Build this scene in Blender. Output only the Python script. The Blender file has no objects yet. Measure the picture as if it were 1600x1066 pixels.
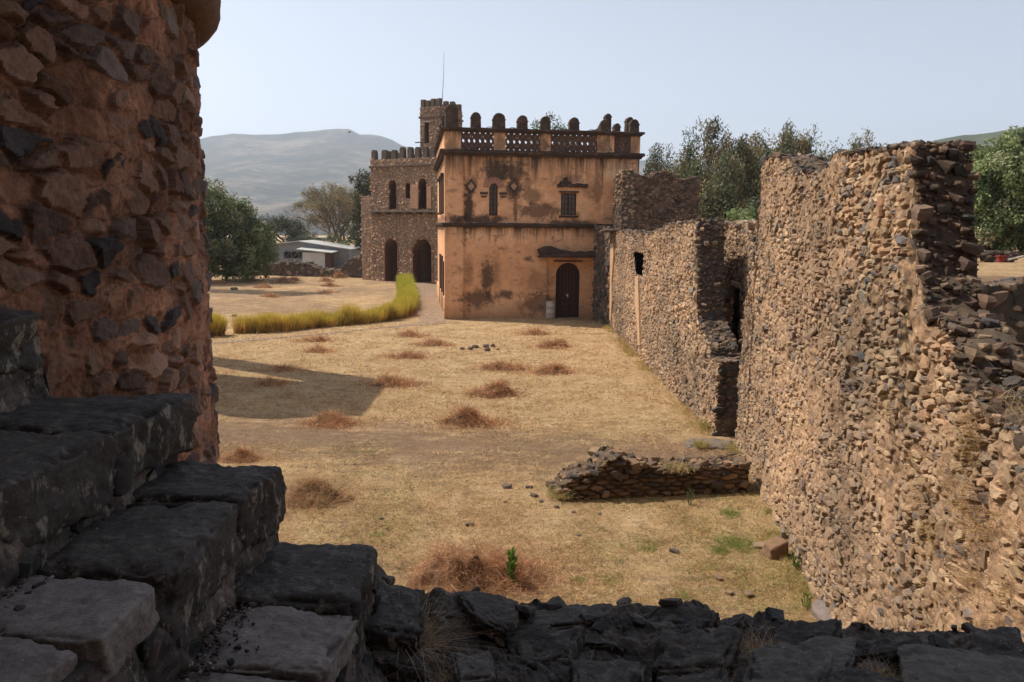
import bpy, math, random
import numpy as np
from mathutils import Matrix, Vector, Euler
PI = math.pi
R_ = np.random.RandomState
random.seed(7)
S = bpy.context.scene
COL = S.collection

# ------------------------------------------------------------------ camera
CAMZ, PITCH, ROLL, F = 4.3, math.atan((533-354)/1200.0), math.radians(0.6), 1200.0
cam_d = bpy.data.cameras.new('camera'); cam = bpy.data.objects.new('camera', cam_d); COL.objects.link(cam)
cam.matrix_world = Matrix.Translation((0, 0, CAMZ)) @ Matrix.Rotation(PI/2-PITCH, 4, 'X') @ Matrix.Rotation(ROLL, 4, 'Z')
cam_d.lens = 27.0; cam_d.sensor_width = 36.0; cam_d.clip_end = 20000; cam_d.clip_start = 0.05
S.camera = cam
CM = np.array(cam.matrix_world.to_3x3())
def ray(px, py):
    return CM @ np.array([(px-800)/F, -(py-533)/F, -1.0])
def at(px, py, Y):
    d = ray(px, py); return d*(Y/d[1]) + np.array([0, 0, CAMZ])
def g(px, py, z=0.0):
    d = ray(px, py); return d*((z-CAMZ)/d[2]) + np.array([0, 0, CAMZ])
def onplane(px, py, o, u):
    """point where a picture ray meets the vertical plane through o along u: (distance along u, z)"""
    d = ray(px, py); n = np.array([-u[1], u[0]])
    t = (n @ np.array(o[:2]))/(n @ d[:2]); p = d*t
    return float(np.dot(p[:2]-np.array(o[:2]), u[:2])), float(p[2]+CAMZ)

# ------------------------------------------------------------------ noise
def _h(ix, iy, iz, seed):
    n = (ix*374761393 + iy*668265263 + iz*1274126177 + seed*144665) & 0xffffffff
    n = ((n ^ (n >> 13))*1274126177) & 0xffffffff
    n = (n ^ (n >> 16))
    return (n & 0xffff)/65535.0
def vnoise(p, seed=0):
    p = np.asarray(p, float); i = np.floor(p).astype(np.int64); f = p-i; f = f*f*(3-2*f)
    x, y, z = i[..., 0], i[..., 1], i[..., 2]; r = 0
    for dx in (0, 1):
        wx = f[..., 0] if dx else 1-f[..., 0]
        for dy in (0, 1):
            wy = f[..., 1] if dy else 1-f[..., 1]
            for dz in (0, 1):
                wz = f[..., 2] if dz else 1-f[..., 2]
                r = r + wx*wy*wz*_h(x+dx, y+dy, z+dz, seed)
    return r*2-1
def fbm(p, oct=4, seed=0, gain=.5):
    p = np.asarray(p, float); r = 0; a = 1; t = 0
    for k in range(oct):
        r = r + a*vnoise(p*(2.03**k)+k*17.3, seed+k); t += a; a *= gain
    return r/t
def hgt(x, y):
    """height of the courtyard ground"""
    x = np.asarray(x, float); y = np.asarray(y, float)
    p = np.stack([x, y, np.zeros_like(x)], -1)
    d = np.sqrt(x*x+y*y)
    near = np.clip((120-d)/60, 0, 1)
    return (.05*fbm(p*.35, 3, 5)+.016*fbm(p*2.2, 3, 9))*near - np.clip(d-150, 0, 900)*.012
def hz(x, y): return float(hgt(np.array([x]), np.array([y]))[0])

# ------------------------------------------------------------------ mesh builder
class MB:
    def __init__(s): s.V = []; s.F = []; s.C = []; s.M = []; s.n = 0
    def add(s, V, Fc, col=(1, 1, 1), mi=0):
        V = np.asarray(V, float).reshape(-1, 3); Fc = np.asarray(Fc, np.int64)
        if Fc.ndim == 1: Fc = Fc[None]
        if not len(V) or not len(Fc): return
        col = np.asarray(col, float)
        if col.ndim == 1: col = np.tile(col[:3], (len(V), 1))
        s.V.append(V); s.F.append(Fc+s.n); s.C.append(col); s.M.append(np.full(len(Fc), mi)); s.n += len(V)
    def quad(s, a, b, c, d, **k): s.add([a, b, c, d], [[0, 1, 2, 3]], **k)
    def box(s, x0, x1, y0, y1, z0, z1, bev=0, **k):
        if bev <= 0:
            V = [(x, y, z) for x in (x0, x1) for y in (y0, y1) for z in (z0, z1)]
            s.add(V, [[0, 1, 3, 2], [4, 6, 7, 5], [0, 4, 5, 1], [2, 3, 7, 6], [0, 2, 6, 4], [1, 5, 7, 3]], **k); return
        c = [(x0+bev, y0), (x1-bev, y0), (x1, y0+bev), (x1, y1-bev), (x1-bev, y1), (x0+bev, y1), (x0, y1-bev), (x0, y0+bev)]
        ci = [(min(max(x, x0+bev), x1-bev), min(max(y, y0+bev), y1-bev)) for x, y in c]
        rings = [[(x, y, z0) for x, y in c], [(x, y, z1-bev) for x, y in c], [(x, y, z1) for x, y in ci]]
        V = [p for r in rings for p in r]; s.add(V, [[k_*8+i, k_*8+(i+1) % 8, k_*8+8+(i+1) % 8, k_*8+8+i] for k_ in (0, 1) for i in range(8)], **k)
        s.add(rings[2], [list(range(8))], **k); s.add(rings[0][::-1], [list(range(8))], **k)
    def prism(s, pts, y0, y1, **k):
        """pts (x,z) outline counter-clockwise seen from -y, extruded from y0 to y1"""
        n = len(pts); A = [(x, y0, z) for x, z in pts]; B = [(x, y1, z) for x, z in pts]
        s.add(A+B, [[i, i+n, (i+1) % n+n, (i+1) % n] for i in range(n)], **k)
        s.add(A, [list(range(n))], **k); s.add(B, [list(range(n))[::-1]], **k)
    def tube(s, P, r, n=6, col=(1, 1, 1), cap=True, **k):
        P = np.asarray(P, float); m = len(P); r = np.broadcast_to(np.asarray(r, float), (m,))
        T = np.gradient(P, axis=0); T /= np.linalg.norm(T, axis=1)[:, None]+1e-9
        up = np.array([0.31, .17, .93]); 
        if abs(T[0] @ up) > .9: up = np.array([1., .1, .05])
        A = np.cross(T, up); A /= np.linalg.norm(A, axis=1)[:, None]+1e-9; B = np.cross(T, A)
        an = np.arange(n)*2*PI/n
        V = P[:, None]+r[:, None, None]*(A[:, None]*np.cos(an)[None, :, None]+B[:, None]*np.sin(an)[None, :, None])
        i = np.arange(m-1)[:, None]*n; j = np.arange(n)[None]; j2 = (j+1) % n
        Fc = np.stack([i+j, i+j2, i+n+j2, i+n+j], -1).reshape(-1, 4)
        s.add(V.reshape(-1, 3), Fc, col=col, **k)
        if cap and n > 3: s.add(V[-1], [list(range(n))], col=col if np.ndim(col) == 1 else (1, 1, 1), **k)
    def grid(s, G, col=(1, 1, 1), **k):
        G = np.asarray(G, float); a, b = G.shape[:2]
        i = np.arange(a-1)[:, None]*b; j = np.arange(b-1)[None]
        s.add(G.reshape(-1, 3), np.stack([i+j, i+j+1, i+b+j+1, i+b+j], -1).reshape(-1, 4), col=col, **k)
    def build(s, name, mats, parent=None, smooth=False, loc=None):
        me = bpy.data.meshes.new(name)
        if s.n:
            V = np.concatenate(s.V); C = np.concatenate(s.C)
            li = np.concatenate([f.ravel() for f in s.F]); tot = np.concatenate([np.full(len(f), f.shape[1]) for f in s.F])
            st = np.concatenate([[0], np.cumsum(tot)[:-1]]); mi = np.concatenate(s.M)
            me.vertices.add(len(V)); me.loops.add(len(li)); me.polygons.add(len(tot))
            me.vertices.foreach_set('co', V.astype(np.float32).ravel())
            me.loops.foreach_set('vertex_index', li.astype(np.int32))
            me.polygons.foreach_set('loop_start', st.astype(np.int32))
            me.polygons.foreach_set('material_index', mi.astype(np.int32))
            me.polygons.foreach_set('use_smooth', np.full(len(tot), bool(smooth)))
            at_ = me.attributes.new('tint', 'FLOAT_COLOR', 'POINT')
            at_.data.foreach_set('color', np.concatenate([C, np.ones((len(C), 1))], 1).astype(np.float32).ravel())
            me.update(calc_edges=True)
        for m in (mats if isinstance(mats, (list, tuple)) else [mats]): me.materials.append(m)
        o = bpy.data.objects.new(name, me); COL.objects.link(o)
        if parent: o.parent = parent
        if loc is not None: o.location = loc
        return o
def tag(o, label=None, cat=None, group=None, kind=None):
    if label: o['label'] = label
    if cat: o['category'] = cat
    if group: o['group'] = group
    if kind: o['kind'] = kind
    return o
def empty(name, loc=(0, 0, 0), rz=0.0, label=None, cat=None, group=None):
    o = bpy.data.objects.new(name, None); COL.objects.link(o); o.location = loc; o.rotation_euler = (0, 0, rz); o.empty_display_size = .3
    return tag(o, label, cat, group)
def boolean(o, cutters):
    mbc = MB()
    for args in cutters: mbc.prism(*args)
    c = mbc.build('cutter', MAT['wood'])
    c.parent = o.parent
    md = o.modifiers.new('b', 'BOOLEAN'); md.operation = 'DIFFERENCE'; md.object = c; md.solver = 'EXACT'
    try: md.use_self = True
    except Exception: pass
    dg = bpy.context.evaluated_depsgraph_get(); me = bpy.data.meshes.new_from_object(o.evaluated_get(dg))
    o.modifiers.clear(); old = o.data; o.data = me; me.name = old.name; bpy.data.meshes.remove(old)
    bpy.data.objects.remove(c)

# ------------------------------------------------------------------ materials
MAT = {}
class NT:
    def __init__(s, name):
        s.m = bpy.data.materials.new(name); s.m.use_nodes = True; s.t = s.m.node_tree; s.t.nodes.clear()
        s.out = s.t.nodes.new('ShaderNodeOutputMaterial'); MAT[name] = s.m
    def n(s, typ, ins={}, **k):
        nd = s.t.nodes.new('ShaderNode'+typ)
        for a, b in k.items(): setattr(nd, a, b)
        for a, b in ins.items():
            if isinstance(b, bpy.types.NodeSocket): s.t.links.new(b, nd.inputs[a])
            else: nd.inputs[a].default_value = b
        return nd
    def coords(s): return s.n('TexCoord').outputs['Object']
    def noise(s, v, scale, detail=5, rough=.6, dist=0):
        return s.n('TexNoise', {'Vector': v, 'Scale': scale, 'Detail': detail, 'Roughness': rough, 'Distortion': dist}).outputs['Fac']
    def map(s, v, loc=(0, 0, 0), sc=(1, 1, 1), rot=(0, 0, 0)):
        return s.n('Mapping', {'Vector': v, 'Location': loc, 'Scale': sc, 'Rotation': rot}).outputs[0]
    def ramp(s, f, stops, interp='LINEAR'):
        r = s.n('ValToRGB', {'Fac': f}); cr = r.color_ramp; cr.interpolation = interp
        while len(cr.elements) > 1: cr.elements.remove(cr.elements[-1])
        for i, (p, c) in enumerate(stops):
            e = cr.elements[0] if i == 0 else cr.elements.new(p)
            e.position = p; c = (c, c, c) if not isinstance(c, tuple) else c; e.color = (*c, 1)
        return r.outputs['Color']
    def mix(s, f, a, b, mode='MIX'):
        m = s.n('Mix', data_type='RGBA', blend_type=mode)
        for k, v in ((0, f), (6, a), (7, b)):
            if isinstance(v, bpy.types.NodeSocket): s.t.links.new(v, m.inputs[k])
            else: m.inputs[k].default_value = v if k == 0 else (*v, 1)
        return m.outputs[2]
    def math(s, op, a, b=0.0, c=0.0, clamp=False):
        m = s.n('Math', operation=op, use_clamp=clamp)
        for k, v in ((0, a), (1, b), (2, c)):
            if isinstance(v, bpy.types.NodeSocket): s.t.links.new(v, m.inputs[k])
            else: m.inputs[k].default_value = v
        return m.outputs[0]
    def bump(s, h, st=.5, d=.02, prev=None):
        ins = {'Height': h, 'Strength': st, 'Distance': d}
        if prev is not None: ins['Normal'] = prev
        return s.n('Bump', ins).outputs[0]
    def done(s, col, rough=.9, normal=None, spec=.25, metal=0):
        ins = {'Base Color': col, 'Roughness': rough, 'Specular IOR Level': spec, 'Metallic': metal}
        if not isinstance(col, bpy.types.NodeSocket): ins['Base Color'] = (*col, 1)
        if normal is not None: ins['Normal'] = normal
        b = s.n('BsdfPrincipled', ins); s.t.links.new(b.outputs[0], s.out.inputs['Surface']); return s.m

def m_stone(name, sc=1.0, lich=0.0, bumpd=.01, mott=.35):
    t = NT(name); v = t.coords(); a = t.n('Attribute', attribute_name='tint').outputs['Color']
    n1 = t.noise(v, 9*sc, 8, .7); n2 = t.noise(v, 60*sc, 4, .7)
    c = t.mix(1.0, a, t.ramp(n1, [(.25, 1-mott), (.75, 1+mott*.6)]), 'MULTIPLY')
    c = t.mix(.6, c, t.ramp(n2, [(.3, .72), (.7, 1.2)]), 'MULTIPLY')
    if lich:
        l = t.ramp(t.noise(v, 5*sc, 8, .75, .4), [(.60, 0.0), (.66, 1.0)])
        c = t.mix(t.math('MULTIPLY', l, lich), c, (.27, .25, .22))
    b = t.bump(t.noise(v, 30*sc, 8, .75), .7, bumpd)
    t.done(c, .92, b, .2)
m_stone('stone', 1, 0, .012)
m_stone('far_stone', .5, 0, .02)
m_stone('old_stone', 1, .25, .012, .45)
# shaded tower: same real stone, finer mottling
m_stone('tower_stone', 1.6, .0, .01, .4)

def m_attr(name, rough=.9, transl=0, var=.2, sc=6, spec=.15):
    t = NT(name); a = t.n('Attribute', attribute_name='tint').outputs['Color']
    c = t.mix(1.0, a, t.ramp(t.noise(t.coords(), sc, 3), [(.3, 1-var), (.7, 1+var)]), 'MULTIPLY')
    p = t.n('BsdfPrincipled', {'Base Color': c, 'Roughness': rough, 'Specular IOR Level': spec})
    if transl:
        tr = t.n('BsdfTranslucent', {'Color': c}); mx = t.n('MixShader', {0: transl, 1: p.outputs[0], 2: tr.outputs[0]})
        t.t.links.new(mx.outputs[0], t.out.inputs['Surface'])
    else: t.t.links.new(p.outputs[0], t.out.inputs['Surface'])
m_attr('leaf', .55, .3, .25, .7, .35); m_attr('straw', .85, .25, .2, 3); m_attr('bark', .95, 0, .4, 8)
m_attr('wood', .75, 0, .35, 12); m_attr('plain', .8, 0, .15, 5)

# basalt stair slabs: near-black weathered crust, worn grey tops, pale lichen
t = NT('basalt'); v = t.coords(); a = t.n('Attribute', attribute_name='tint').outputs['Color']
n1 = t.noise(v, 4, 10, .72, .3); n2 = t.noise(v, 34, 10, .8)
c = t.mix(1.0, a, t.ramp(n1, [(.2, .45), (.5, .95), (.8, 1.6)]), 'MULTIPLY')
c = t.mix(1.0, c, t.ramp(n2, [(.32, .5), (.68, 1.5)]), 'MULTIPLY')
nz = t.n('SeparateXYZ', {0: t.n('NewGeometry').outputs['Normal']}).outputs['Z']
side = t.ramp(nz, [(.35, 1.0), (.7, 0.25)])
l = t.ramp(t.noise(t.map(v, sc=(1, 1, .55)), 19, 6, .7, .2), [(.55, 0.0), (.60, 1.0)])
c = t.mix(t.math('MULTIPLY', t.math('MULTIPLY', l, side), .75), c, (.30, .265, .21))
l2 = t.ramp(t.noise(v, 6, 10, .85), [(.56, 0.0), (.63, 1.0)])
c = t.mix(t.math('MULTIPLY', l2, .35), c, (.24, .215, .195))
l3 = t.ramp(t.noise(v, 90, 3, .6), [(.68, 0.0), (.72, 1.0)])
c = t.mix(t.math('MULTIPLY', l3, .7), c, (.36, .33, .30))
b = t.bump(t.noise(v, 14, 10, .7), .8, .02); b = t.bump(n2, .4, .006, b)
t.done(c, .7, b, .4)

# ground: dry straw lawn, bare earth, a little green
t = NT('ground'); v = t.coords()
n_b = t.noise(v, .16, 6, .6, .5); n_m = t.noise(v, 1.3, 8, .7); n_f = t.noise(v, 14, 8, .75); n_x = t.noise(v, 70, 4, .7)
straw = t.ramp(n_m, [(.3, (.42, .26, .135)), (.48, (.66, .45, .245)), (.7, (.82, .61, .36))])
earth = t.ramp(n_f, [(.3, (.20, .128, .085)), (.7, (.44, .30, .205))])
xyz = t.n('SeparateXYZ', {0: v}); X, Y = xyz.outputs['X'], xyz.outputs['Y']
yy = t.math('ADD', Y, t.math('MULTIPLY', X, .12))
band = t.math('SUBTRACT', 1.0, t.math('DIVIDE', t.math('ABSOLUTE', t.math('SUBTRACT', yy, 14.6)), 2.6), clamp=True)
em = t.math('ADD', t.math('MULTIPLY', band, .20), t.math('ADD', t.math('MULTIPLY', n_b, .35), t.math('MULTIPLY', n_f, .4)))
near = t.math('DIVIDE', t.math('SUBTRACT', 13.0, yy), 6.0, clamp=True)
em = t.math('ADD', em, t.math('MULTIPLY', near, .11))
far = t.math('DIVIDE', t.math('SUBTRACT', Y, 32.0), 6.0, clamp=True)
em = t.math('ADD', em, t.math('MULTIPLY', far, .11))
em = t.math('ADD', em, t.math('MULTIPLY', t.math('SUBTRACT', t.noise(t.map(v, sc=(.7, 2.2, 1)), 1.6, 8, .75), .5), .5))
emask = t.ramp(em, [(.43, 0.0), (.53, 1.0)])
c = t.mix(t.math('MULTIPLY', emask, .85), straw, earth)
gm = t.ramp(t.math('ADD', t.math('MULTIPLY', t.noise(v, .55, 6, .7), .6), t.math('MULTIPLY', n_f, .4)), [(.53, 0.0), (.62, 1.0)])
c = t.mix(t.math('MULTIPLY', gm, t.math('ADD', .25, t.math('MULTIPLY', near, .45))), c, (.17, .175, .06))
c = t.mix(.85, c, t.ramp(n_x, [(.3, .5), (.7, 1.4)]), 'MULTIPLY')
c = t.mix(.7, c, t.ramp(t.noise(v, 5, 8, .8), [(.35, .62), (.65, 1.25)]), 'MULTIPLY')
n_s = t.noise(v, 21, 4, .6)
c = t.mix(t.ramp(n_s, [(.60, 0.0), (.69, .75)]), c, (.13, .085, .05))  # specks of tiny clods, with their little shadows put into the colour
c = t.mix(t.ramp(t.noise(v, 33, 3, .6), [(.64, 0.0), (.72, .6)]), c, (.72, .56, .36))
b = t.bump(n_f, 1.0, .13); b = t.bump(n_x, .9, .03, b)
t.done(c, .95, b, .1)

t = NT('cobble'); v = t.coords()
vo = t.n('TexVoronoi', {'Vector': v, 'Scale': 6.5, 'Randomness': .9}, feature='DISTANCE_TO_EDGE').outputs[0]
vc = t.n('TexVoronoi', {'Vector': v, 'Scale': 6.5, 'Randomness': .9}).outputs['Color']
c = t.mix(t.ramp(vo, [(.02, 0.0), (.08, 1.0)]), (.24, .17, .11), t.mix(.4, (.42, .34, .27), t.n('HueSaturation', {'Color': vc, 'Saturation': .12, 'Value': .45}).outputs[0]))
c = t.mix(.6, c, t.ramp(t.noise(v, 20, 5), [(.3, .7), (.7, 1.2)]), 'MULTIPLY')
c = t.mix(1.0, c, (1.0, .84, .70), 'MULTIPLY')
t.done(c, .85, t.bump(t.ramp(vo, [(0, 0.0), (.12, 1.0)]), .9, .04), .2)

# orange lime plaster with weathering (stains have their own shapes)
def m_plaster(name, spots=()):
    t = NT(name); v = t.coords()
    n1 = t.noise(v, .7, 8, .65, .3); n2 = t.noise(v, 4.5, 9, .7); n3 = t.noise(v, 30, 4, .7)
    c = t.ramp(n1, [(.25, (.55, .285, .145)), (.5, (.74, .415, .225)), (.75, (.85, .55, .34))])
    c = t.mix(.7, c, t.ramp(n2, [(.25, .68), (.7, 1.2)]), 'MULTIPLY')
    c = t.mix(.5, c, t.ramp(n3, [(.3, .8), (.7, 1.12)]), 'MULTIPLY')
    # peeled patches: darker brown mortar
    pl = t.ramp(t.noise(t.map(v, (3.1, 0, 1.7), (1, 1, 1.7)), 1.5, 9, .72, .6), [(.57, 0.0), (.60, 1.0)])
    z = t.n('SeparateXYZ', {0: v}).outputs['Z']
    c = t.mix(t.math('MULTIPLY', pl, .6), c, (.22, .125, .075))
    # long rain streaks under the two cornices
    st = t.noise(t.map(v, sc=(5.5, 5.5, .35)), 1.0, 5, .65)
    for zc, ln in ((7.55, 2.0), (4.35, 1.1), (8.6, .8)):
        fall = t.math('DIVIDE', t.math('SUBTRACT', z, zc-ln), ln)
        below = t.math('LESS_THAN', z, zc+.02)
        f = t.math('MULTIPLY', t.math('MAXIMUM', fall, 0.0), below)
        k = t.ramp(t.math('ADD', t.math('MULTIPLY', f, .36), t.math('MULTIPLY', st, .78)), [(.55, 0.0), (.80, 1.0)])
        c = t.mix(t.math('MULTIPLY', k, .92), c, (.05, .036, .028))
    # splash-back dirt at the foot
    k = t.ramp(t.math('ADD', t.math('MULTIPLY', t.math('SUBTRACT', 1.2, z), .25), t.math('MULTIPLY', n2, .5)), [(.36, 0.0), (.6, 1.0)])
    c = t.mix(t.math('MULTIPLY', k, .6), c, (.15, .095, .065))
    for sx, sz, rx, rz_, amt in spots:
        sp = t.n('SeparateXYZ', {0: v})
        dx = t.math('DIVIDE', t.math('SUBTRACT', sp.outputs['X'], sx), rx); dz = t.math('DIVIDE', t.math('SUBTRACT', sp.outputs['Z'], sz), rz_)
        d = t.math('SQRT', t.math('ADD', t.math('MULTIPLY', dx, dx), t.math('MULTIPLY', dz, dz)))
        k = t.ramp(t.math('ADD', t.math('SUBTRACT', 1.0, d), t.math('MULTIPLY', t.math('SUBTRACT', t.noise(v, 3.2, 9, .75, .5), .5), 2.4)), [(.08, 0.0), (.55, 1.0)])
        c = t.mix(t.math('MULTIPLY', k, amt), c, (.07, .048, .038))
    b = t.bump(n2, .5, .03); b = t.bump(n3, .4, .008, b)
    t.done(c, .93, b, .12)
t = NT('cornice'); v = t.coords()
c = t.ramp(t.noise(t.map(v, sc=(1, 1, 3)), 2.5, 9, .75, .3), [(.3, (.035, .028, .024)), (.55, (.075, .052, .04)), (.75, (.24, .14, .09))])
t.done(c, .95, t.bump(t.noise(v, 8, 8, .7), .8, .04), .1)
t = NT('merlon'); v = t.coords()
c = t.ramp(t.noise(v, 2.2, 9, .75, .3), [(.35, (.04, .032, .028)), (.55, (.09, .064, .05)), (.75, (.24, .155, .10))])
t.done(c, .95, t.bump(t.noise(v, 7, 8, .7), .8, .04), .1)
t = NT('sheet_metal'); v = t.coords()
w = t.n('TexWave', {'Vector': v, 'Scale': 3.2, 'Distortion': 0.0}, wave_type='BANDS', bands_direction='X').outputs['Fac']
c = t.ramp(t.noise(v, .9, 6, .7), [(.3, (.16, .17, .18)), (.6, (.25, .26, .27)), (.8, (.27, .22, .18))])
t.done(c, .6, t.bump(w, .6, .04), .4)
t = NT('roof_metal'); v = t.coords()
w = t.n('TexWave', {'Vector': v, 'Scale': 3.2, 'Distortion': 0.0}, wave_type='BANDS', bands_direction='X').outputs['Fac']
t.done(t.ramp(t.noise(v, .8, 6, .7), [(.3, (.42, .42, .41)), (.7, (.66, .66, .65))]), .5, t.bump(w, .6, .04), .4)
t = NT('glass'); t.done((.10, .085, .07), .25, None, .5)
t = NT('mountain'); v = t.coords()
n1 = t.noise(t.map(v, sc=(1, 1, 3)), .004, 12, .65); n2 = t.noise(v, .03, 8, .7)
c = t.ramp(t.math('ADD', t.math('MULTIPLY', n1, .6), t.math('MULTIPLY', n2, .4)), [(.42, (.012, .02, .012)), (.48, (.028, .033, .022)), (.53, (.09, .08, .055)), (.60, (.20, .16, .11))])
t.done(c, 1, None, 0)
t = NT('green_hill'); v = t.coords()
c = t.ramp(t.noise(v, .03, 12, .75), [(.35, (.03, .045, .02)), (.55, (.07, .085, .04)), (.7, (.17, .14, .09))])
t.done(c, 1, None, 0)

# ------------------------------------------------------------------ stone prototypes
import bmesh
def hull(pts):
    bm = bmesh.new()
    for p in pts: bm.verts.new(p)
    r = bmesh.ops.convex_hull(bm, input=bm.verts)
    bmesh.ops.delete(bm, geom=list({x for x in r['geom_interior']+r['geom_unused'] if isinstance(x, bmesh.types.BMVert)}), context='VERTS')
    bmesh.ops.triangulate(bm, faces=bm.faces); bm.verts.index_update()
    V = np.array([v.co[:] for v in bm.verts]); Fc = np.array([[v.index for v in f.verts] for f in bm.faces]); bm.free()
    return V, Fc
PROT = []
rr = R_(11)
for k in range(36):
    n = rr.randint(4, 7); an = np.sort(rr.rand(n)*.6+np.arange(n))*2*PI/n
    rad = rr.uniform(.72, 1.15, n)
    pts = []
    for lev, sc in ((-1, .8), (0.0, 1.0), (1, rr.uniform(.78, .95))):
        for a_, q in zip(an, rad):
            q2 = q*sc*rr.uniform(.9, 1.05)
            pts.append((math.cos(a_)*q2, math.sin(a_)*q2, lev*.5*rr.uniform(.75, 1.0)+(rr.uniform(-.12, .12) if lev else rr.uniform(-.1, .15))))
    PROT.append(hull(pts))
def rough_hull(V, Fc, seed, amp=.055):
    bm = bmesh.new(); vs = [bm.verts.new(v) for v in V]
    for f in Fc: bm.faces.new([vs[i] for i in f])
    bmesh.ops.subdivide_edges(bm, edges=bm.edges, cuts=1, use_grid_fill=True); bmesh.ops.triangulate(bm, faces=bm.faces); bm.verts.index_update()
    P = np.array([v.co[:] for v in bm.verts]); Fq = np.array([[v.index for v in f.verts] for f in bm.faces]); bm.free()
    r = np.linalg.norm(P, axis=1)[:, None]; P = P*(1+amp*1.6*fbm(P*2.2+seed*5.1, 3, seed)[:, None])+amp*.35*R_(seed).normal(0, .5, P.shape); return P, Fq
PROT_LO = PROT; PROT_HI = [rough_hull(*p, k) for k, p in enumerate(PROT)]; PROT_T = [rough_hull(*rough_hull(*p, k, .10), k+50, .07) for k, p in enumerate(PROT)]
FINE = [False]
def place_stones(mb, P, U, V, N, su, sv, sn, cols, rs, mi=0):
    PROT = (PROT_LO, PROT_HI, PROT_T)[int(FINE[0])]
    """stones centred at P; frames U,V,N (n,3); half sizes; per-stone colour"""
    n = len(P); which = rs.randint(0, len(PROT), n)
    for k, (pv, pf) in enumerate(PROT):
        m = np.nonzero(which == k)[0]
        if not len(m): continue
        X = (P[m][:, None]+pv[None, :, 0:1]*(U[m]*su[m][:, None])[:, None]+pv[None, :, 1:2]*(V[m]*sv[m][:, None])[:, None]
             + pv[None, :, 2:3]*(N[m]*sn[m][:, None])[:, None]*2)
        nv = len(pv); Fc = (pf[None]+(np.arange(len(m))*nv)[:, None, None]).reshape(-1, 3)
        mb.add(X.reshape(-1, 3), Fc, col=np.repeat(cols[m], nv, 0), mi=mi)
def darts(L, H, classes, rs, mask=None, asp=1.0, ov=.86):
    """dart throwing: classes [(radius, coverage)], asp = stretch along u"""
    rmax = max(c[0] for c in classes)*1.3; cell = 2*rmax; G = {}; out = []
    for r0, cov in classes:
        tries = int(L/asp*H/(PI*r0*r0)*cov)
        us = rs.rand(tries)*L/asp; vs = rs.rand(tries)*H; q = r0*rs.uniform(.75, 1.3, tries)
        ok = np.ones(tries, bool) if mask is None else mask(us*asp, vs)
        for u, v, r in zip(us[ok], vs[ok], q[ok]):
            ci, cj = int(u/cell), int(v/cell); bad = False
            for i in (ci-1, ci, ci+1):
                for j in (cj-1, cj, cj+1):
                    for (a, b, c) in G.get((i, j), ()):
                        if (a-u)**2+(b-v)**2 < ((c+r)*ov)**2: bad = True; break
                    if bad: break
                if bad: break
            if not bad: G.setdefault((ci, cj), []).append((u, v, r)); out.append((u*asp, v, r))
    return np.array(out).reshape(-1, 3)
def rotuv(U, V, a):
    c, s_ = np.cos(a)[:, None], np.sin(a)[:, None]; return U*c+V*s_, V*c-U*s_
def tilt(U, V, N, rs, am):
    n = len(U); a = rs.uniform(-am, am, (n, 1)); b = rs.uniform(-am, am, (n, 1))
    N2 = N+U*a+V*b; N2 /= np.linalg.norm(N2, axis=1)[:, None]
    U2 = U-N2*np.sum(U*N2, 1)[:, None]; U2 /= np.linalg.norm(U2, axis=1)[:, None]
    return U2, np.cross(N2, U2), N2
def palette(cols, w, n, rs, var=.22):
    cols = np.array(cols); w = np.array(w, float); w /= w.sum()
    c = cols[rs.choice(len(cols), n, p=w)]*(1+rs.uniform(-var, var, (n, 1)))*(1+rs.uniform(-.05, .05, (n, 3)))
    return c
PAL_WALL = ([(.36, .26, .168), (.29, .205, .135), (.42, .31, .205), (.205, .148, .105), (.15, .14, .14), (.09, .078, .07), (.34, .22, .138), (.255, .21, .165)], [5, 4, 2.5, 2, 1.1, .5, 2, 1.8])
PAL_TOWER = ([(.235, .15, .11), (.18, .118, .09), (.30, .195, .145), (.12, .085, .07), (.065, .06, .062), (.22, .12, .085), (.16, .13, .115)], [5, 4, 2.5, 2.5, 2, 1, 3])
PAL_DARK = ([(.17, .122, .088), (.115, .085, .066), (.24, .17, .118), (.075, .07, .068), (.32, .225, .155)], [4, 4, 2, 3, 1])  # weathered stone, darkened further for wall ends, rims and faces in shade
PAL_CASTLE = ([(.42, .285, .185), (.33, .22, .148), (.48, .34, .225), (.28, .19, .135), (.24, .18, .145), (.46, .27, .17)], [5, 4, 3, 3, 1.5, 1.5])
def patch_stones(mb, fr, L, H, classes, rs, pal, mask=None, asp=1.2, sd=(.35, .6), sink=(-.55, .1), am=.25, ra=.4, ov=.86, mi=0, colf=None):
    """fr(u,v) -> P,U,V,N arrays"""
    D = darts(L, H, classes, rs, mask, asp, ov)
    if not len(D): return D
    P, U, V, N = fr(D[:, 0], D[:, 1]); n = len(D); r = D[:, 2]
    U, V, N = tilt(U, V, N, rs, am); U, V = rotuv(U, V, rs.normal(0, ra, n))
    su = r*rs.uniform(.95, 1.25, n)*asp**.5*1.02; sv = r*rs.uniform(.75, 1.08, n); sn = r*rs.uniform(sd[0], sd[1], n)
    P = P+N*(sn*rs.uniform(sink[0], sink[1], n))[:, None]
    cols = palette(*pal, n, rs)
    if colf is not None: cols = colf(P, cols)
    place_stones(mb, P, U, V, N, su, sv, sn, cols, rs, mi)
    return D

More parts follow.
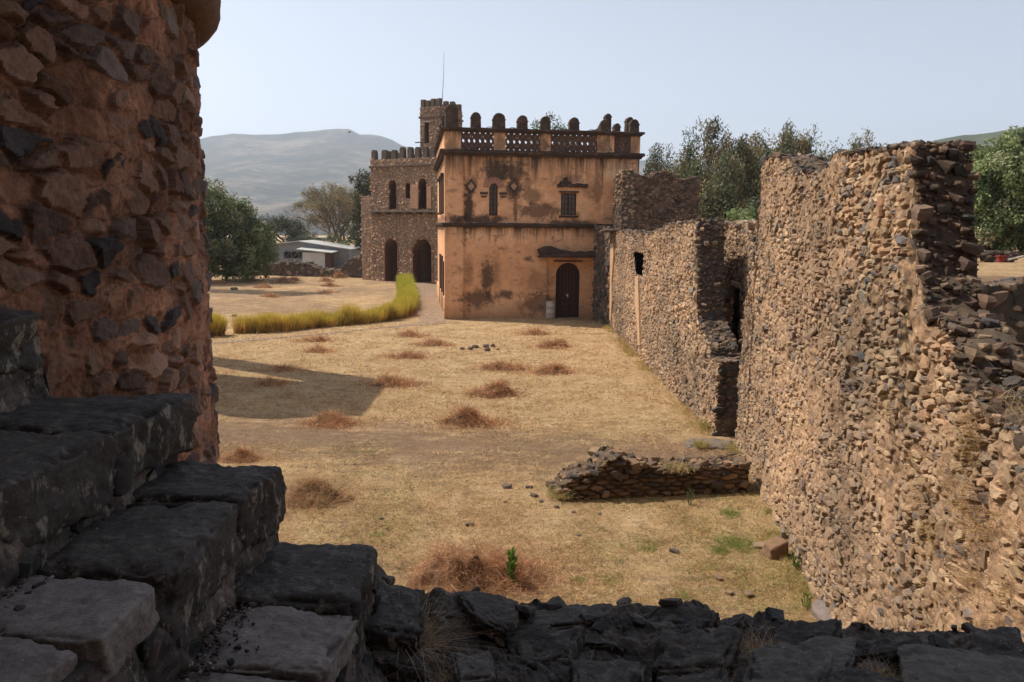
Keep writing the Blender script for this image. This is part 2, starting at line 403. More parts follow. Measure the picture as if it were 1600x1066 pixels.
def masonry(u, v, cw, ch, seed, pal, mortar, prot=.04, lev=-.012, mr=.02, tiltk=.35, wv=.28, warp=.3, mfreq=9, miss=.06, jit=.38, rake=.04):
    """packed rubble: every cell of an irregular lattice is one stone face with its own set-back, tilt and colour; rough mortar laps over the joints.
    returns height off the wall plane and colour"""
    p = np.stack([u/cw, v/ch, u*0+seed*3.1], -1)
    x = u/cw+warp*fbm(p*1.3, 3, seed); y = v/ch+warp*.8*fbm(p*1.3+7, 3, seed+1)
    x += .10*fbm(p*5, 2, seed+4); y += .10*fbm(p*5+3, 2, seed+5)
    ix, iy = np.floor(x).astype(np.int64), np.floor(y).astype(np.int64); zz = np.zeros_like(ix)
    F1 = np.full(x.shape, 9.); F2 = F1.copy(); ci = ix*0; cj = ix*0; cx = x*0; cy = x*0
    for dj in (-1, 0, 1):
        for di in (-2, -1, 0, 1):
            i, j = ix+di, iy+dj; a = i+.5+.5*(j & 1)+(_h(i, j, zz, seed+11)-.5)*2*jit; b = j+.5+(_h(i, j, zz, seed+12)-.5)*2*jit*.85
            d = np.sqrt((x-a)**2+(y-b)**2)-wv*_h(i, j, zz, seed+13)**1.5
            m = d < F1; F2 = np.where(m, F1, np.minimum(F2, d)); F1 = np.where(m, d, F1)
            ci = np.where(m, i, ci); cj = np.where(m, j, cj); cx = np.where(m, a, cx); cy = np.where(m, b, cy)
    edge = (F2-F1)*.5*ch*1.15
    r = lambda k: _h(ci, cj, zz, seed+k)
    top = prot*(r(20)**1.3)+((x-cx)*cw*(r(21)-.5)+(y-cy)*ch*(r(22)-.5))*2*tiltk
    q = np.stack([u*9, v*9, r(23)*40], -1); top = top+.007*fbm(q*1.6, 3, seed+8)
    top = np.where(r(24) < miss, -.05, top)
    hs = np.minimum(top, edge*3.2-.045)
    pm = np.stack([u*mfreq, v*mfreq, u*0+seed], -1); hm = lev+mr*1.6*fbm(pm, 5, seed+30)+mr*.7*fbm(pm*.13, 3, seed+31)
    rk = np.clip(fbm(pm*.16+50, 4, seed+35)*3.2+.45, 0, 1); hm = hm-rake*rk
    cols = np.array(pal[0]); w = np.cumsum(np.array(pal[1], float)); w /= w[-1]; k = np.searchsorted(w, np.clip(r(25), 0, .9999)); C = cols[k]*(.78+.44*r(26))[..., None]
    st = hs > hm; mcol = np.array(mortar)*(1+.45*fbm(pm*.5, 4, seed+33))[..., None]*(1-.35*rk)[..., None]*(1-.35*np.clip((edge < .004)*1., 0, 1))[..., None]  # mortar coloured darker where raked deep, adding to the crevice shade
    bl = np.clip((hs-hm)/.006, 0, 1)[..., None]; return np.maximum(hs, hm), mcol*(1-bl)+C*bl

# generic free-standing wall -------------------------------------------------
def wall(name, path, n_side, thick, prof, z0, classes, rs, pal, mortar, mat='stone', parent=None, asp=1.2, am=.3, ra=.5, sd=(.35, .6), cap=.12,
         ds=.09, dv=.12, hole=None, rough=.05, back=False, mas=None, rimcol=(.12, .09, .066), colf=None, ends=(True, True), sink=(-.55, .1), capcol=None, jag=.05, ov=.86):  # rimcol: weathered mortar, darkened to deepen the shade on broken ends
    """path: (x,y) points of the visible face; n_side: outward normal sign (+1: left of travel); prof: [(s, z)] of the top"""
    path = np.array(path, float); seg = np.linalg.norm(np.diff(path, axis=0), axis=1); cs = np.concatenate([[0], np.cumsum(seg)]); L = cs[-1]
    ns = max(3, int(L/ds)); s = np.linspace(0, L, ns)
    def pos(q): return np.stack([np.interp(q, cs, path[:, 0]), np.interp(q, cs, path[:, 1])], -1)
    def tan(q):
        d = pos(np.minimum(q+.05, L))-pos(np.maximum(q-.05, 0)); return d/np.linalg.norm(d, axis=1)[:, None]
    ps = np.array([p[0] for p in prof]); pz = np.array([p[1] for p in prof])
    def top(q): 
        q = np.asarray(q, float); return np.interp(q, ps, pz)+jag*fbm(np.stack([q*2.3, q*0, q*0+rs_seed], -1), 3, 3)*1.6
    rs_seed = rs.rand()*50
    T = tan(s); Nn = np.stack([-T[:, 1], T[:, 0]], -1)*n_side; P0 = pos(s)
    zt = top(s); nv = max(4, int((zt.max()-z0)/dv)); f = np.linspace(0, 1, nv+1)
    Z = z0+(zt[:, None]-z0)*f[None]
    def surf(off):
        G = np.concatenate([np.repeat((P0+Nn*off)[:, None], nv+1, 1), Z[..., None]], -1); return G
    mb = MB()
    Fg = surf(0); d = rough*fbm(Fg*3.1, 4, 21); Fg[..., :2] += Nn[:, None]*d[..., None]
    Bg = surf(-thick); Bg[..., :2] -= Nn[:, None]*(rough*fbm(Bg*2, 3, 8))[..., None]
    mcol = np.tile(np.array(mortar), (Fg.shape[0]*Fg.shape[1], 1))*(1+.25*fbm(Fg*2.2, 3, 4).reshape(-1, 1))
    if mas:
        hh_, cc_ = masonry(np.repeat(s[:, None], nv+1, 1), Z-z0, seed=int(rs_seed*10) % 97, pal=pal, mortar=mortar, **mas)
        Fg[..., :2] += Nn[:, None]*hh_[..., None]; mcol = cc_.reshape(-1, 3)
    if colf is not None: mcol = colf(Fg.reshape(-1, 3), mcol)
    if hole is not None:   # leave out the cells of an opening
        a, b = Fg.shape[:2]; cu = (s[:-1]+s[1:])/2; keep = []
        I, J = np.meshgrid(np.arange(a-1), np.arange(b-1), indexing='ij'); zc = (Z[:-1, :-1]+Z[1:, 1:])/2
        k = ~hole(np.repeat(cu[:, None], b-1, 1), zc); I, J = I[k], J[k]
        Fq = np.stack([I*b+J, I*b+J+1, (I+1)*b+J+1, (I+1)*b+J], -1)
        mb.add(Fg.reshape(-1, 3), Fq, col=mcol); mb.add(Bg.reshape(-1, 3), Fq, col=mortar)
    else:
        mb.grid(Fg, col=mcol); mb.grid(Bg, col=mortar)
    w = np.linspace(0, 1, 7)[None, :, None]
    Tg = Fg[:, -1][:, None]*(1-w)+Bg[:, -1][:, None]*w; inner = np.zeros((1, 7)); inner[0, 1:-1] = 1
    Tg[..., 2] += inner*.05*fbm(Tg*4, 3, 31)*1.5; mb.grid(Tg, col=rimcol)
    for e in (0, -1):
        w2 = np.linspace(0, 1, 7)[:, None, None]; E = Fg[e][None]*(1-w2)+Bg[e][None]*w2
        E[1:-1, :, :2] += (tan(np.array([s[e]]))[0]*(.06*fbm(E[1:-1]*5, 4, 6))[..., None]); mb.grid(E, col=rimcol)
    H = float(zt.max())-z0
    def fr(u, v):
        p = pos(u); t_ = tan(u); n_ = np.stack([-t_[:, 1], t_[:, 0]], -1)*n_side
        z3 = np.zeros(len(u)); P = np.concatenate([p, (z0+v)[:, None]], -1)
        dd = rough*fbm(P*3.1, 4, 21); N = np.concatenate([n_, z3[:, None]], -1); P = P+N*dd[:, None]
        U = np.concatenate([t_, z3[:, None]], -1); V = np.tile([0, 0, 1.0], (len(u), 1)); return P, U, V, N
    def mask(u, v):
        ok = (z0+v) < top(u)-.02
        if hole is not None: ok &= ~hole(u, z0+v)
        return ok
    patch_stones(mb, fr, L, H, classes, rs, pal, mask, asp, sd, sink, am, ra, ov, colf=colf)
    if back:
        def frb(u, v):
            P, U, V, N = fr(u, v); return P-N*thick, -U, V, -N
        patch_stones(mb, frb, L, H, [(c[0]*1.4, c[1]*.6) for c in classes[:2]], rs, pal, mask, asp, sd, sink, am, ra)
    # rim: follow the top polyline by arc length
    sf = np.linspace(0, L, 700); zf = top(sf); ar = np.concatenate([[0], np.cumsum(np.hypot(np.diff(sf), np.diff(zf)))]); LA = ar[-1]
    capp = capcol or pal
    def frt(u, v):
        q = np.interp(u, ar, sf); z = np.interp(u, ar, zf); q2 = np.interp(np.minimum(u+.12, LA), ar, sf); z2 = np.interp(np.minimum(u+.12, LA), ar, zf)
        q1 = np.interp(np.maximum(u-.12, 0), ar, sf); z1 = np.interp(np.maximum(u-.12, 0), ar, zf)
        a = np.arctan2(z2-z1, q2-q1+1e-6)[:, None]; p = pos(q); t_ = tan(q); n_ = np.stack([-t_[:, 1], t_[:, 0]], -1)*n_side
        n3 = np.concatenate([n_, np.zeros((len(u), 1))], -1); t3 = np.concatenate([t_, np.zeros((len(u), 1))], -1); k = np.array([[0, 0, 1.0]])
        U = t3*np.cos(a)+k*np.sin(a); N = -t3*np.sin(a)+k*np.cos(a)
        P = np.concatenate([p, z[:, None]], -1)-n3*v[:, None]; return P, U, np.cross(N, U), N
    # broken masonry shows its beds: stones on the rim stay roughly level whatever the slope of the break
    D = darts(LA, thick, [(cap, 1.2), (cap*.6, 2.5), (cap*.36, 4), (cap*.22, 3)], rs, None, 1.15, .68)
    if len(D):
        P, U, V, N = frt(D[:, 0], D[:, 1]); n = len(D); steep = np.abs(U[:, 2])
        lev = np.array([[0, 0, 1.0]]); P = P+N*(rs.uniform(-.6, .1, n)*D[:, 2]*.5)[:, None]
        q = np.stack([N[:, 0], N[:, 1], N[:, 2]*0], -1); tq = np.stack([V[:, 1], -V[:, 0], V[:, 0]*0], -1)
        Nl = np.tile(lev, (n, 1)); Ul = tq/(np.linalg.norm(tq, axis=1)[:, None]+1e-9); Vl = np.cross(Nl, Ul)
        Ul, Vl, Nl = tilt(Ul, Vl, Nl, rs, .38); Ul, Vl = rotuv(Ul, Vl, rs.uniform(-1.2, 1.2, n)); r = D[:, 2]
        place_stones(mb, P, Ul, Vl, Nl, r*rs.uniform(1., 1.5, n), r*rs.uniform(.8, 1.1, n), r*rs.uniform(.3, .75, n), palette(*capp, n, rs), rs)
    for e, on in zip((0, 1), ends):
        if not on: continue
        q = 0.0 if e == 0 else L; zt_e = float(top(np.array([q]))[0])
        p = pos(np.array([q]))[0]; t_ = tan(np.array([q]))[0]*(-1 if e == 0 else 1); n_ = np.array([-tan(np.array([q]))[0][1], tan(np.array([q]))[0][0]])*n_side
        def fre(u, v):
            m = len(u); P = np.stack([p[0]-n_[0]*u, p[1]-n_[1]*u, z0+v], -1)
            return P, np.tile([-n_[0], -n_[1], 0.], (m, 1)), np.tile([0, 0, 1.], (m, 1)), np.tile([t_[0], t_[1], 0.], (m, 1))
        patch_stones(mb, fre, thick, zt_e-z0, [(cap*.9, 2), (cap*.5, 3), (cap*.3, 3)], rs, capp, None, 1.7, (.4, .8), (-.7, .4), .25, .15, .8)
    o = mb.build(name, MAT[mat], parent)
    return o, fr, L

# ------------------------------------------------------------------ rounded irregular block
def block(mb, c4, ztop, th, seed=0, n=14, k=9, amp=.012, col=(.05, .05, .055), tiltz=(0, 0), mi=0, fq=6):
    """c4: four (x,y) corners; worn slab with rounded broken edges"""
    c4 = np.array(c4, float); ln = np.linspace(-1, 1, n+1); faces = []
    U, W = np.meshgrid(ln, ln, indexing='ij'); o = np.ones_like(U)
    for sgn in (1, -1):
        faces += [np.stack([U, W*sgn, o*sgn], -1), np.stack([o*sgn, U, W*sgn], -1), np.stack([W*sgn, o*sgn, U], -1)]
    for G in faces:
        q = G/(np.sum(np.abs(G)**k, -1)[..., None]**(1/k))
        a, b = (q[..., 0]+1)/2, (q[..., 1]+1)/2
        xy = (c4[0]*((1-a)*(1-b))[..., None]+c4[1]*(a*(1-b))[..., None]+c4[2]*(a*b)[..., None]+c4[3]*((1-a)*b)[..., None])
        z = ztop-th/2+q[..., 2]*th/2+tiltz[0]*q[..., 0]+tiltz[1]*q[..., 1]
        P = np.concatenate([xy, z[..., None]], -1); 
        Nn = q/np.linalg.norm(q, axis=-1)[..., None]
        sd = np.sqrt(1-np.clip(Nn[..., 2], 0, 1)**2)
        sq = np.sort(np.abs(q), -1); e_ = np.clip((sq[..., 1]-.72)/.28, 0, 1)**2; ch = np.clip(fbm(P*fq*2.6+seed*1.3, 5, seed+5)+.18, 0, 1)
        P = P+Nn*(amp*(.22+1.6*sd)*fbm(P*fq+seed*3.7, 5, seed))[..., None]*2-Nn*(e_*ch*amp*5.5)[..., None]+Nn*(amp*.5*fbm(P*fq*7, 3, seed+2))[..., None]
        mb.grid(P, col=col, mi=mi)

# ================================================================== GROUND
def build_ground():
    xs = np.concatenate([-np.geomspace(40, 5200, 26)[::-1], np.arange(-39, 40, .3), np.geomspace(40, 5200, 26)])
    ys = np.concatenate([-np.geomspace(12, 900, 8)[::-1], np.arange(-11, 5, 1.0), np.arange(5, 34, .17), np.arange(34, 90, .8), np.geomspace(90, 6000, 28)])
    X, Y = np.meshgrid(xs, ys, indexing='ij'); Z = hgt(X, Y)
    mb = MB(); mb.grid(np.stack([X, Y, Z], -1)); tag(mb.build('ground', MAT['ground'], smooth=True), kind='structure')
    # cobbled path from the castle gate past the pink house, and the paved edge along the hedge
    edge_r = [g(697, 503), g(693, 480), g(690, 460), g(688, 447), g(686, 441)]
    edge_l = [g(655, 506), g(650, 480), g(652, 462), g(648, 448), g(645, 441)]
    mb = MB()
    def strip(A, B, m=14, k=18):
        A = np.array(A)[:, :2]; B = np.array(B)[:, :2]; q = np.linspace(0, len(A)-1, k*len(A)); i = np.arange(len(A))
        A = np.stack([np.interp(q, i, A[:, 0]), np.interp(q, i, A[:, 1])], -1); B = np.stack([np.interp(q, i, B[:, 0]), np.interp(q, i, B[:, 1])], -1)
        w = np.linspace(0, 1, m)[None, :, None]; wob = .12*fbm(np.stack([A[:, 0]*1.3, A[:, 1]*1.3, A[:, 0]*0], -1), 3, 2)[:, None, None]*np.where(w > .5, 1, -1)
        G = A[:, None]*(1-w)+B[:, None]*w+wob*np.array([1, .3]); Z = hgt(G[..., 0], G[..., 1])+.012
        mb.grid(np.concatenate([G, Z[..., None]], -1))
    strip(edge_l, edge_r)
    tag(mb.build('path', MAT['cobble'], smooth=True), kind='structure')
    mb = MB()
    A = [g(300, 541), g(340, 534), g(420, 528), g(520, 519), g(600, 511), g(655, 504)]; B = [g(300, 545), g(340, 537), g(420, 530.5), g(520, 521), g(600, 513), g(700, 505)]
    strip(A, B, 5)
    tag(mb.build('paved_edge', MAT['cobble'], smooth=True), kind='structure')
build_ground()

# raised ground beyond the ruined wall on the right, with its retaining wall
def terrace():
    mb = MB(); o = np.array([6.4, 12.4]); xs = np.concatenate([np.linspace(0, 14, 60), np.geomspace(15, 60, 12)]); ys = np.concatenate([np.linspace(0, 12, 50), np.geomspace(13, 70, 16)])
    X, Y = np.meshgrid(xs, ys, indexing='ij'); P = np.stack([o[0]+X+Y*.32, o[1]+Y, 3.42+.06*fbm(np.stack([X*.8, Y*.8, X*0], -1), 4, 3)+.006*Y], -1)
    mb.grid(P); 
    A = P[0].copy(); A2 = A.copy(); A2[:, 2] = -.3; mb.grid(np.stack([A, A2]))
    B = P[:, 0].copy(); B2 = B.copy(); B2[:, 2] = -.3; mb.grid(np.stack([B, B2]))
    tag(mb.build('raised_ground', MAT['ground'], smooth=True), kind='structure')
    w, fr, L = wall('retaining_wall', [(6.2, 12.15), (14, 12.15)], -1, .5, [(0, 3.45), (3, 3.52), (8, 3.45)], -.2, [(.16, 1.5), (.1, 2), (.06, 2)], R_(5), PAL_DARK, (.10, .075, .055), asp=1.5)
    tag(w, 'shaded rubble retaining wall below the dry terrace at the right edge', 'wall')
terrace()

# hills ----------------------------------------------------------------------
def hill(name, R0, R1, R2, pts, mat, seed, a0, a1, na=260, nr=60, amp=.1, fq=.004):
    ax = np.linspace(math.tan(a0), math.tan(a1), na); px = 800+ax*F
    yy = np.interp(px, [p[0] for p in pts], [p[1] for p in pts])
    t_ = np.linspace(0, 1, nr); mb = MB(); G = np.zeros((na, nr, 3))
    for j, q in enumerate(t_):
        if q < .8: r = R0+(R1-R0)*q/.8; k = (q/.8); k = k**1.25*(1-.15*math.sin(k*PI))
        else: r = R1+(R2-R1)*(q-.8)/.2; k = 1-((q-.8)/.2)**1.5
        zr = np.array([at(p_, y_, R1)[2] for p_, y_ in zip(px, yy)])
        G[:, j, 0] = ax*r; G[:, j, 1] = r; G[:, j, 2] = -30+(zr+30)*k
    H = (G[..., 2]+30); w = np.sin(np.clip(t_/.8, 0, 1)*PI)[None]
    G[..., 2] += w*amp*H.max()*fbm(G*np.array([fq, fq*.5, 0]), 6, seed)
    G[..., 2] += amp*.09*H.max()*np.clip(t_*1.3, 0, 1)[None]*fbm(G*np.array([fq*14, fq*6, 0]), 3, seed+3)
    mb.grid(G); tag(mb.build(name, MAT[mat], smooth=True), kind='structure')
hill('mountain', 900, 3000, 3900, [(-900, 330), (-300, 260), (0, 240), (250, 236), (300, 227), (330, 213), (370, 209), (430, 210), (465, 207), (500, 203), (530, 200), (556, 202), (564, 209), (590, 210), (612, 217), (632, 228), (700, 238), (850, 246), (1000, 250), (1100, 262), (1300, 262), (2400, 300)], 'mountain', 4, -1.05, 1.05)
hill('green_hill', 380, 900, 1300, [(-1000, 420), (1000, 400), (1200, 330), (1400, 236), (1440, 217), (1480, 210), (1520, 207), (1560, 199), (1600, 190), (1700, 170), (2400, 150)], 'green_hill', 9, .0, 1.1, 160, 50, .05, .012)

# ================================================================== WALLS
NW0 = g(1150, 698); NW1 = g(1281, 946); nu = (NW1-NW0)[:2]; nu /= np.linalg.norm(nu)
NWE = NW0[:2]+nu*(NW0[1]-3.6)/(-nu[1])
def nprof(pts): return [onplane(a, b, NW0, nu) for a, b in pts]
prof = nprof([(1150, 566), (1156, 535), (1163, 490), (1172, 440), (1180, 385), (1186, 352), (1187, 252), (1215, 244), (1238, 252), (1244, 266), (1280, 268), (1296, 258), (1300, 243), (1345, 238), (1400, 231), (1431, 224), (1433, 292), (1434, 366), (1436, 428), (1443, 445), (1449, 490), (1468, 502), (1492, 545), (1506, 600), (1545, 650), (1600, 690), (1660, 740)])
prof = [prof[0]]+[(max(prof[i][0], prof[i-1][0]+.02*i/100), prof[i][1]) for i in range(1, len(prof))]
prof = sorted(prof)
def warmlow(P, c):   # pinkish lime still clinging between the stones low on the wall
    k = np.clip(.5+1.6*fbm(P*.55, 4, 77)+(2.2-P[:, 2:3].ravel())*.12, 0, 1)[:, None]
    c = c*(1-.3*k)+np.array([.46, .30, .19])*.3*k; q = fbm(P*np.array([.5, .5, .9])+31, 4, 79)[:, None]
    return c*(1.02+.55*q)*(1-np.clip(q, -1, 1)*np.array([-.05, .0, .07]))
FINE[0] = True
o, _, _ = wall('ruined_wall', [NW0[:2], NWE], -1, .44, prof, -.2, [(.075, .06), (.055, .12), (.035, .2)], R_(3), PAL_WALL, (.34, .225, .14),
               asp=1.5, am=.2, ra=.5, sd=(.25, .5), cap=.068, ds=.011, dv=.011, rough=.06, colf=warmlow, jag=.05, sink=(-.5, .3), capcol=PAL_DARK, ov=.9,
               mas=dict(cw=.145, ch=.078, prot=.028, lev=.003, mr=.012, tiltk=.2, wv=.45, mfreq=15, miss=.075, rake=.032))
FINE[0] = False
tag(o, 'tall broken rubble wall in full sun, nearest on the right, with a ragged stepped end', 'wall')

PROFN = list(prof)
FW0 = g(951, 509); FW1 = g(1118, 682); fu = (FW1-FW0)[:2]; fu /= np.linalg.norm(fu)
def fp(pts): return [onplane(a, b, FW0, fu) for a, b in pts]
prof = fp([(951, 366), (969, 361), (1000, 364), (1016, 366), (1041, 352), (1072, 347), (1090, 345), (1091, 500), (1110, 540), (1111, 558), (1119, 562)])
h0 = fp([(990, 388), (1005, 432)]); hs0, hz1 = h0[0]; hs1, hz0 = h0[1]
def fhole(u, z): return (u > hs0+(hz1-z)*.9) & (u < hs1) & (z < hz1-.1) & (z > hz0)
rb = empty('courtyard_wall', (0, 0, 0), 0, 'long sunlit rubble wall running from the low gap back to the pink building', 'wall')
o, _, _ = wall('wall_face', [FW0[:2], FW1[:2]], -1, .6, prof, -.2, [(.08, .12), (.055, .4), (.04, .6)], R_(4), PAL_WALL, (.36, .24, .155), asp=1.4, am=.3, ra=.5,
               parent=rb, cap=.08, ds=.026, dv=.022, colf=warmlow, hole=fhole, sink=(-.5, .3), capcol=PAL_DARK, sd=(.3, .6), ov=.9, jag=.04, mas=dict(cw=.17, ch=.10, prot=.042, lev=-.002, mr=.022, tiltk=.28, wv=.42))
mb = MB()
def plaster_strip(pts, name='plaster_remnant'):
    m = MB(); q = fp(pts); nn = np.array([fu[1], -fu[0]])*-1
    nn = np.array([-fu[1], fu[0]])*-1
    P = [(*(FW0[:2]+fu*s_+nn*.075), z) for s_, z in q]; P2 = [(*(FW0[:2]+fu*s_-nn*.02), z) for s_, z in q]; n = len(P)
    m.add(P, [list(range(n))], col=(.55, .36, .22)); m.add(P+P2, [[i, (i+1) % n, n+(i+1) % n, n+i] for i in range(n)], col=(.5, .33, .2))
    m.build(name, MAT['stone'], rb)
plaster_strip([(956, 380), (961, 381), (961, 400), (958, 440), (958.5, 470), (956.5, 502), (955, 500)])
plaster_strip([(996, 432), (1000, 434), (1001, 470), (1002, 505), (1003, 540), (1000, 538), (998, 500), (995, 470)])
mb = MB(); q = fp([(948, 372), (972, 362)]); 
for k in range(5):
    p = FW0[:2]+fu*(.2+k*.35); block(mb, [p+[-.55, -.2], p+[.1, -.2], p+[.1, .25], p+[-.55, .2]], 4.15+.02*k, .07, k, 6, col=(.15, .12, .1))
mb.build('ledge', MAT['stone'], rb)

# inner wall with a slot doorway, seen through the gap
P0, P1 = at(1120, 400, 21.5)[:2], at(1196, 400, 16.3)[:2]; iu = (P1-P0)/np.linalg.norm(P1-P0)
ip = lambda a, b: onplane(a, b, (*P0, 0), iu)
s0, z1 = ip(1146, 447); s1, _ = ip(1158, 447); _, zb = ip(1150, 640)
o, _, _ = wall('inner_wall', [P0, P1], -1, .6, [ip(1120, 352), ip(1140, 349), ip(1165, 351), ip(1196, 352)], -.2, [(.07, .3), (.045, .5)], R_(6), PAL_WALL, (.34, .23, .15), asp=1.2, am=.4, ra=.8, ds=.025, dv=.025, mas=dict(cw=.17, ch=.10, prot=.042, lev=-.002, mr=.022, tiltk=.28, wv=.42),
               hole=lambda u, z: (u > s0) & (u < s1) & (z < z1) & (z > zb), colf=warmlow)
tag(o, 'sunlit inner wall with a narrow slot doorway, seen through the gap in the ruins', 'wall')
mb = MB(); c0 = P0+iu*(s0+s1)/2; nn = np.array([-iu[1], iu[0]])*-1
block(mb, [c0-iu*.55-nn*.1, c0+iu*.5-nn*.1, c0+iu*.5+nn*.06, c0-iu*.55+nn*.06], z1+.13, .13, 3, 6, col=(.42, .33, .25)); mb.build('lintel', MAT['stone'], o)

PAL_TURRET = ([(.20, .135, .095), (.15, .10, .072), (.25, .175, .12), (.10, .075, .062)], [4, 3, 2, 2])  # front stones coloured darker than the sunlit side, shade put into the palette
# small square ruin against the pink building
rt = empty('ruined_turret', (0, 0, 0), 0, 'square roofless ruin with a shaded front, standing beside the pink building', 'ruin')
A, B = at(969, 400, 34.0)[:2], at(1088, 400, 35.5)[:2]; tu = (B-A)/np.linalg.norm(B-A)
tp = lambda a, b: onplane(a, b, (*A, 0), tu)
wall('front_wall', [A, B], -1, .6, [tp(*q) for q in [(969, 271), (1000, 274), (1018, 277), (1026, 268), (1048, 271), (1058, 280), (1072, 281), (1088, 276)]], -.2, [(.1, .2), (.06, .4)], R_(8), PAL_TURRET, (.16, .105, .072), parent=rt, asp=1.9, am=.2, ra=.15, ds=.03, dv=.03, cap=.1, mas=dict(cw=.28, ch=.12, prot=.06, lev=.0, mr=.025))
sA = A+np.array([-.12*0-.03, 3.4]); su_ = (A-sA)/np.linalg.norm(A-sA)
wall('side_wall', [sA+[-.02, 0], A+[-.02, .0]], -1, .55, [(0, 6.35), (3.4, 6.75)], -.2, [(.14, .8), (.09, 1.8), (.06, 2.6)], R_(9), PAL_WALL, (.40, .28, .19), parent=rt, asp=1.5, am=.3, ra=.4, ds=.15, dv=.15,
     hole=lambda u, z: (u > 1.4) & (u < 1.75) & (z > 4.7) & (z < 6.0))
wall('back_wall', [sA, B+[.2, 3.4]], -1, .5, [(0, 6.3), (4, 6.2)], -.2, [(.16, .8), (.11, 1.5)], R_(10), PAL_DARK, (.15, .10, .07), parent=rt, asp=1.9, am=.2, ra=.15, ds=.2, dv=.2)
# returning wall, its stains and shadow put into dark stones, between the turret and the pink building
A2, B2 = at(929, 400, 35.9)[:2], at(957, 400, 33.4)[:2]
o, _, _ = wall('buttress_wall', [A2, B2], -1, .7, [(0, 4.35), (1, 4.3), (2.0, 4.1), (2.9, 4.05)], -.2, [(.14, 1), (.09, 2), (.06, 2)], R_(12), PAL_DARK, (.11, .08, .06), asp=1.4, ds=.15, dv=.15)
tag(o, 'weathered stub of wall, coloured dark for stain and shade, joining the pink building beside its door', 'wall')

# low dry-stone stub across the lawn
LA_, LB_ = g(872, 782)[:2], g(1168, 768)[:2]; lu = (LB_-LA_)/np.linalg.norm(LB_-LA_)
lp = lambda a, b: onplane(a, b, (*LA_, 0), lu)
lowr = R_(13)
o, _, _ = wall('low_stone_wall', [LA_, LB_], -1, .55, [lp(*q) for q in [(872, 772), (890, 752), (905, 747), (930, 741), (945, 722), (962, 714), (985, 719), (1010, 729), (1060, 733), (1100, 735), (1135, 731), (1168, 726)]], -.15,
               [(.08, .25), (.05, .3)], lowr, ([(.20, .135, .085), (.14, .10, .07), (.26, .175, .11), (.09, .075, .065)], [4, 3, 2, 1]), (.075, .052, .036), asp=2.2, am=.15, ra=.08, sd=(.6, 1.2), cap=.09, ds=.012, dv=.012, jag=.05, sink=(-.6, .3), ov=.9, mas=dict(cw=.24, ch=.075, prot=.07, lev=-.02, mr=.02, tiltk=.25, wv=.3, miss=.02, jit=.3))
tag(o, 'knee-high stub of stacked flat stones crossing the lawn to the sunlit wall', 'wall')

# ================================================================== NEAR CASTLE (round tower)
TC, TR = np.array([-4.35, 4.14]), 2.5
nc = empty('stone_castle', (TC[0], TC[1], 0), 0, 'round rubble tower of the near castle rising in shade behind the dark steps', 'castle')
def tower_part(parent, c, R, z0, z1, name, mortar, seed, cw=.20, ch=.122, fine=.0085):
    mb = MB()
    for a0, a1, st_ in ((-1.95, .5, fine), (.5, 2*PI-1.95, .06)):
        na, nz = int((a1-a0)*R/st_), int((z1-z0)/st_)
        A, Z = np.meshgrid(np.linspace(a0, a1, na), np.linspace(z0, z1, nz), indexing='ij')
        P = np.stack([np.cos(A), np.sin(A), Z*0], -1); Q = np.stack([P[..., 0]*R, P[..., 1]*R, Z], -1)
        h, col = masonry(A*R+20, Z+2, cw, ch, seed, PAL_TOWER, mortar, prot=.034, lev=.002, mr=.016, tiltk=.24, wv=.42, warp=.34, mfreq=14, miss=.07, jit=.42, rake=.03)
        d = .045*fbm(Q*1.8, 4, 3)+h+.006*fbm(Q*40, 2, 15)
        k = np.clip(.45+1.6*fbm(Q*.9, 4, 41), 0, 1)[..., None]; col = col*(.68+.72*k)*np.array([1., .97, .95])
        Q += P*d[..., None]; mb.grid(Q, col=col.reshape(-1, 3))
    return mb.build(name, MAT['tower_stone'], parent)
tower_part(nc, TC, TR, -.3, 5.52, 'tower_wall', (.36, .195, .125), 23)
def ring(parent, c, R, zc, hh, name, out, mat='tower_stone', col=(.16, .10, .075)):
    mb = MB(); an = np.linspace(0, 2*PI, 200); q = np.linspace(-PI/2, PI/2, 12); A, Qq = np.meshgrid(an, q, indexing='ij')
    r = R+np.cos(Qq)*out; P = np.stack([np.cos(A)*r, np.sin(A)*r, zc+np.sin(Qq)*hh], -1)
    n = fbm(P*5, 4, 8); P[..., :2] *= (1+.008*n)[..., None]; P[..., 2] += .018*n
    cc = np.array(col)*(1+.5*fbm(P*3, 4, 5))[..., None]; mb.grid(P, col=cc.reshape(-1, 3))
    P2 = np.stack([np.cos(an)*(R-.3), np.sin(an)*(R-.3)], -1)
    for zz in (zc-hh, zc+hh):
        a = np.concatenate([P2, np.full((200, 1), zz)], 1); b = np.stack([np.cos(an)*(R+.02), np.sin(an)*(R+.02), np.full(200, zz)], -1); mb.grid(np.stack([a, b]), col=col)
    return mb.build(name, MAT[mat], parent, smooth=True)
ring(nc, TC, TR+.02, 5.62, .125, 'moulding', .15)
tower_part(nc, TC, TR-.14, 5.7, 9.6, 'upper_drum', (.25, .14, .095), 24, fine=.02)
FINE[0] = False
mb = MB(); an = np.linspace(0, 2*PI, 80); q = np.linspace(0, PI/2, 20); A, Q = np.meshgrid(an, q, indexing='ij')
mb.grid(np.stack([np.cos(A)*np.cos(Q)*(TR-.14), np.sin(A)*np.cos(Q)*(TR-.14), 9.55+np.sin(Q)*1.8], -1), col=(.2, .13, .1)); mb.build('dome', MAT['tower_stone'], nc, smooth=True)
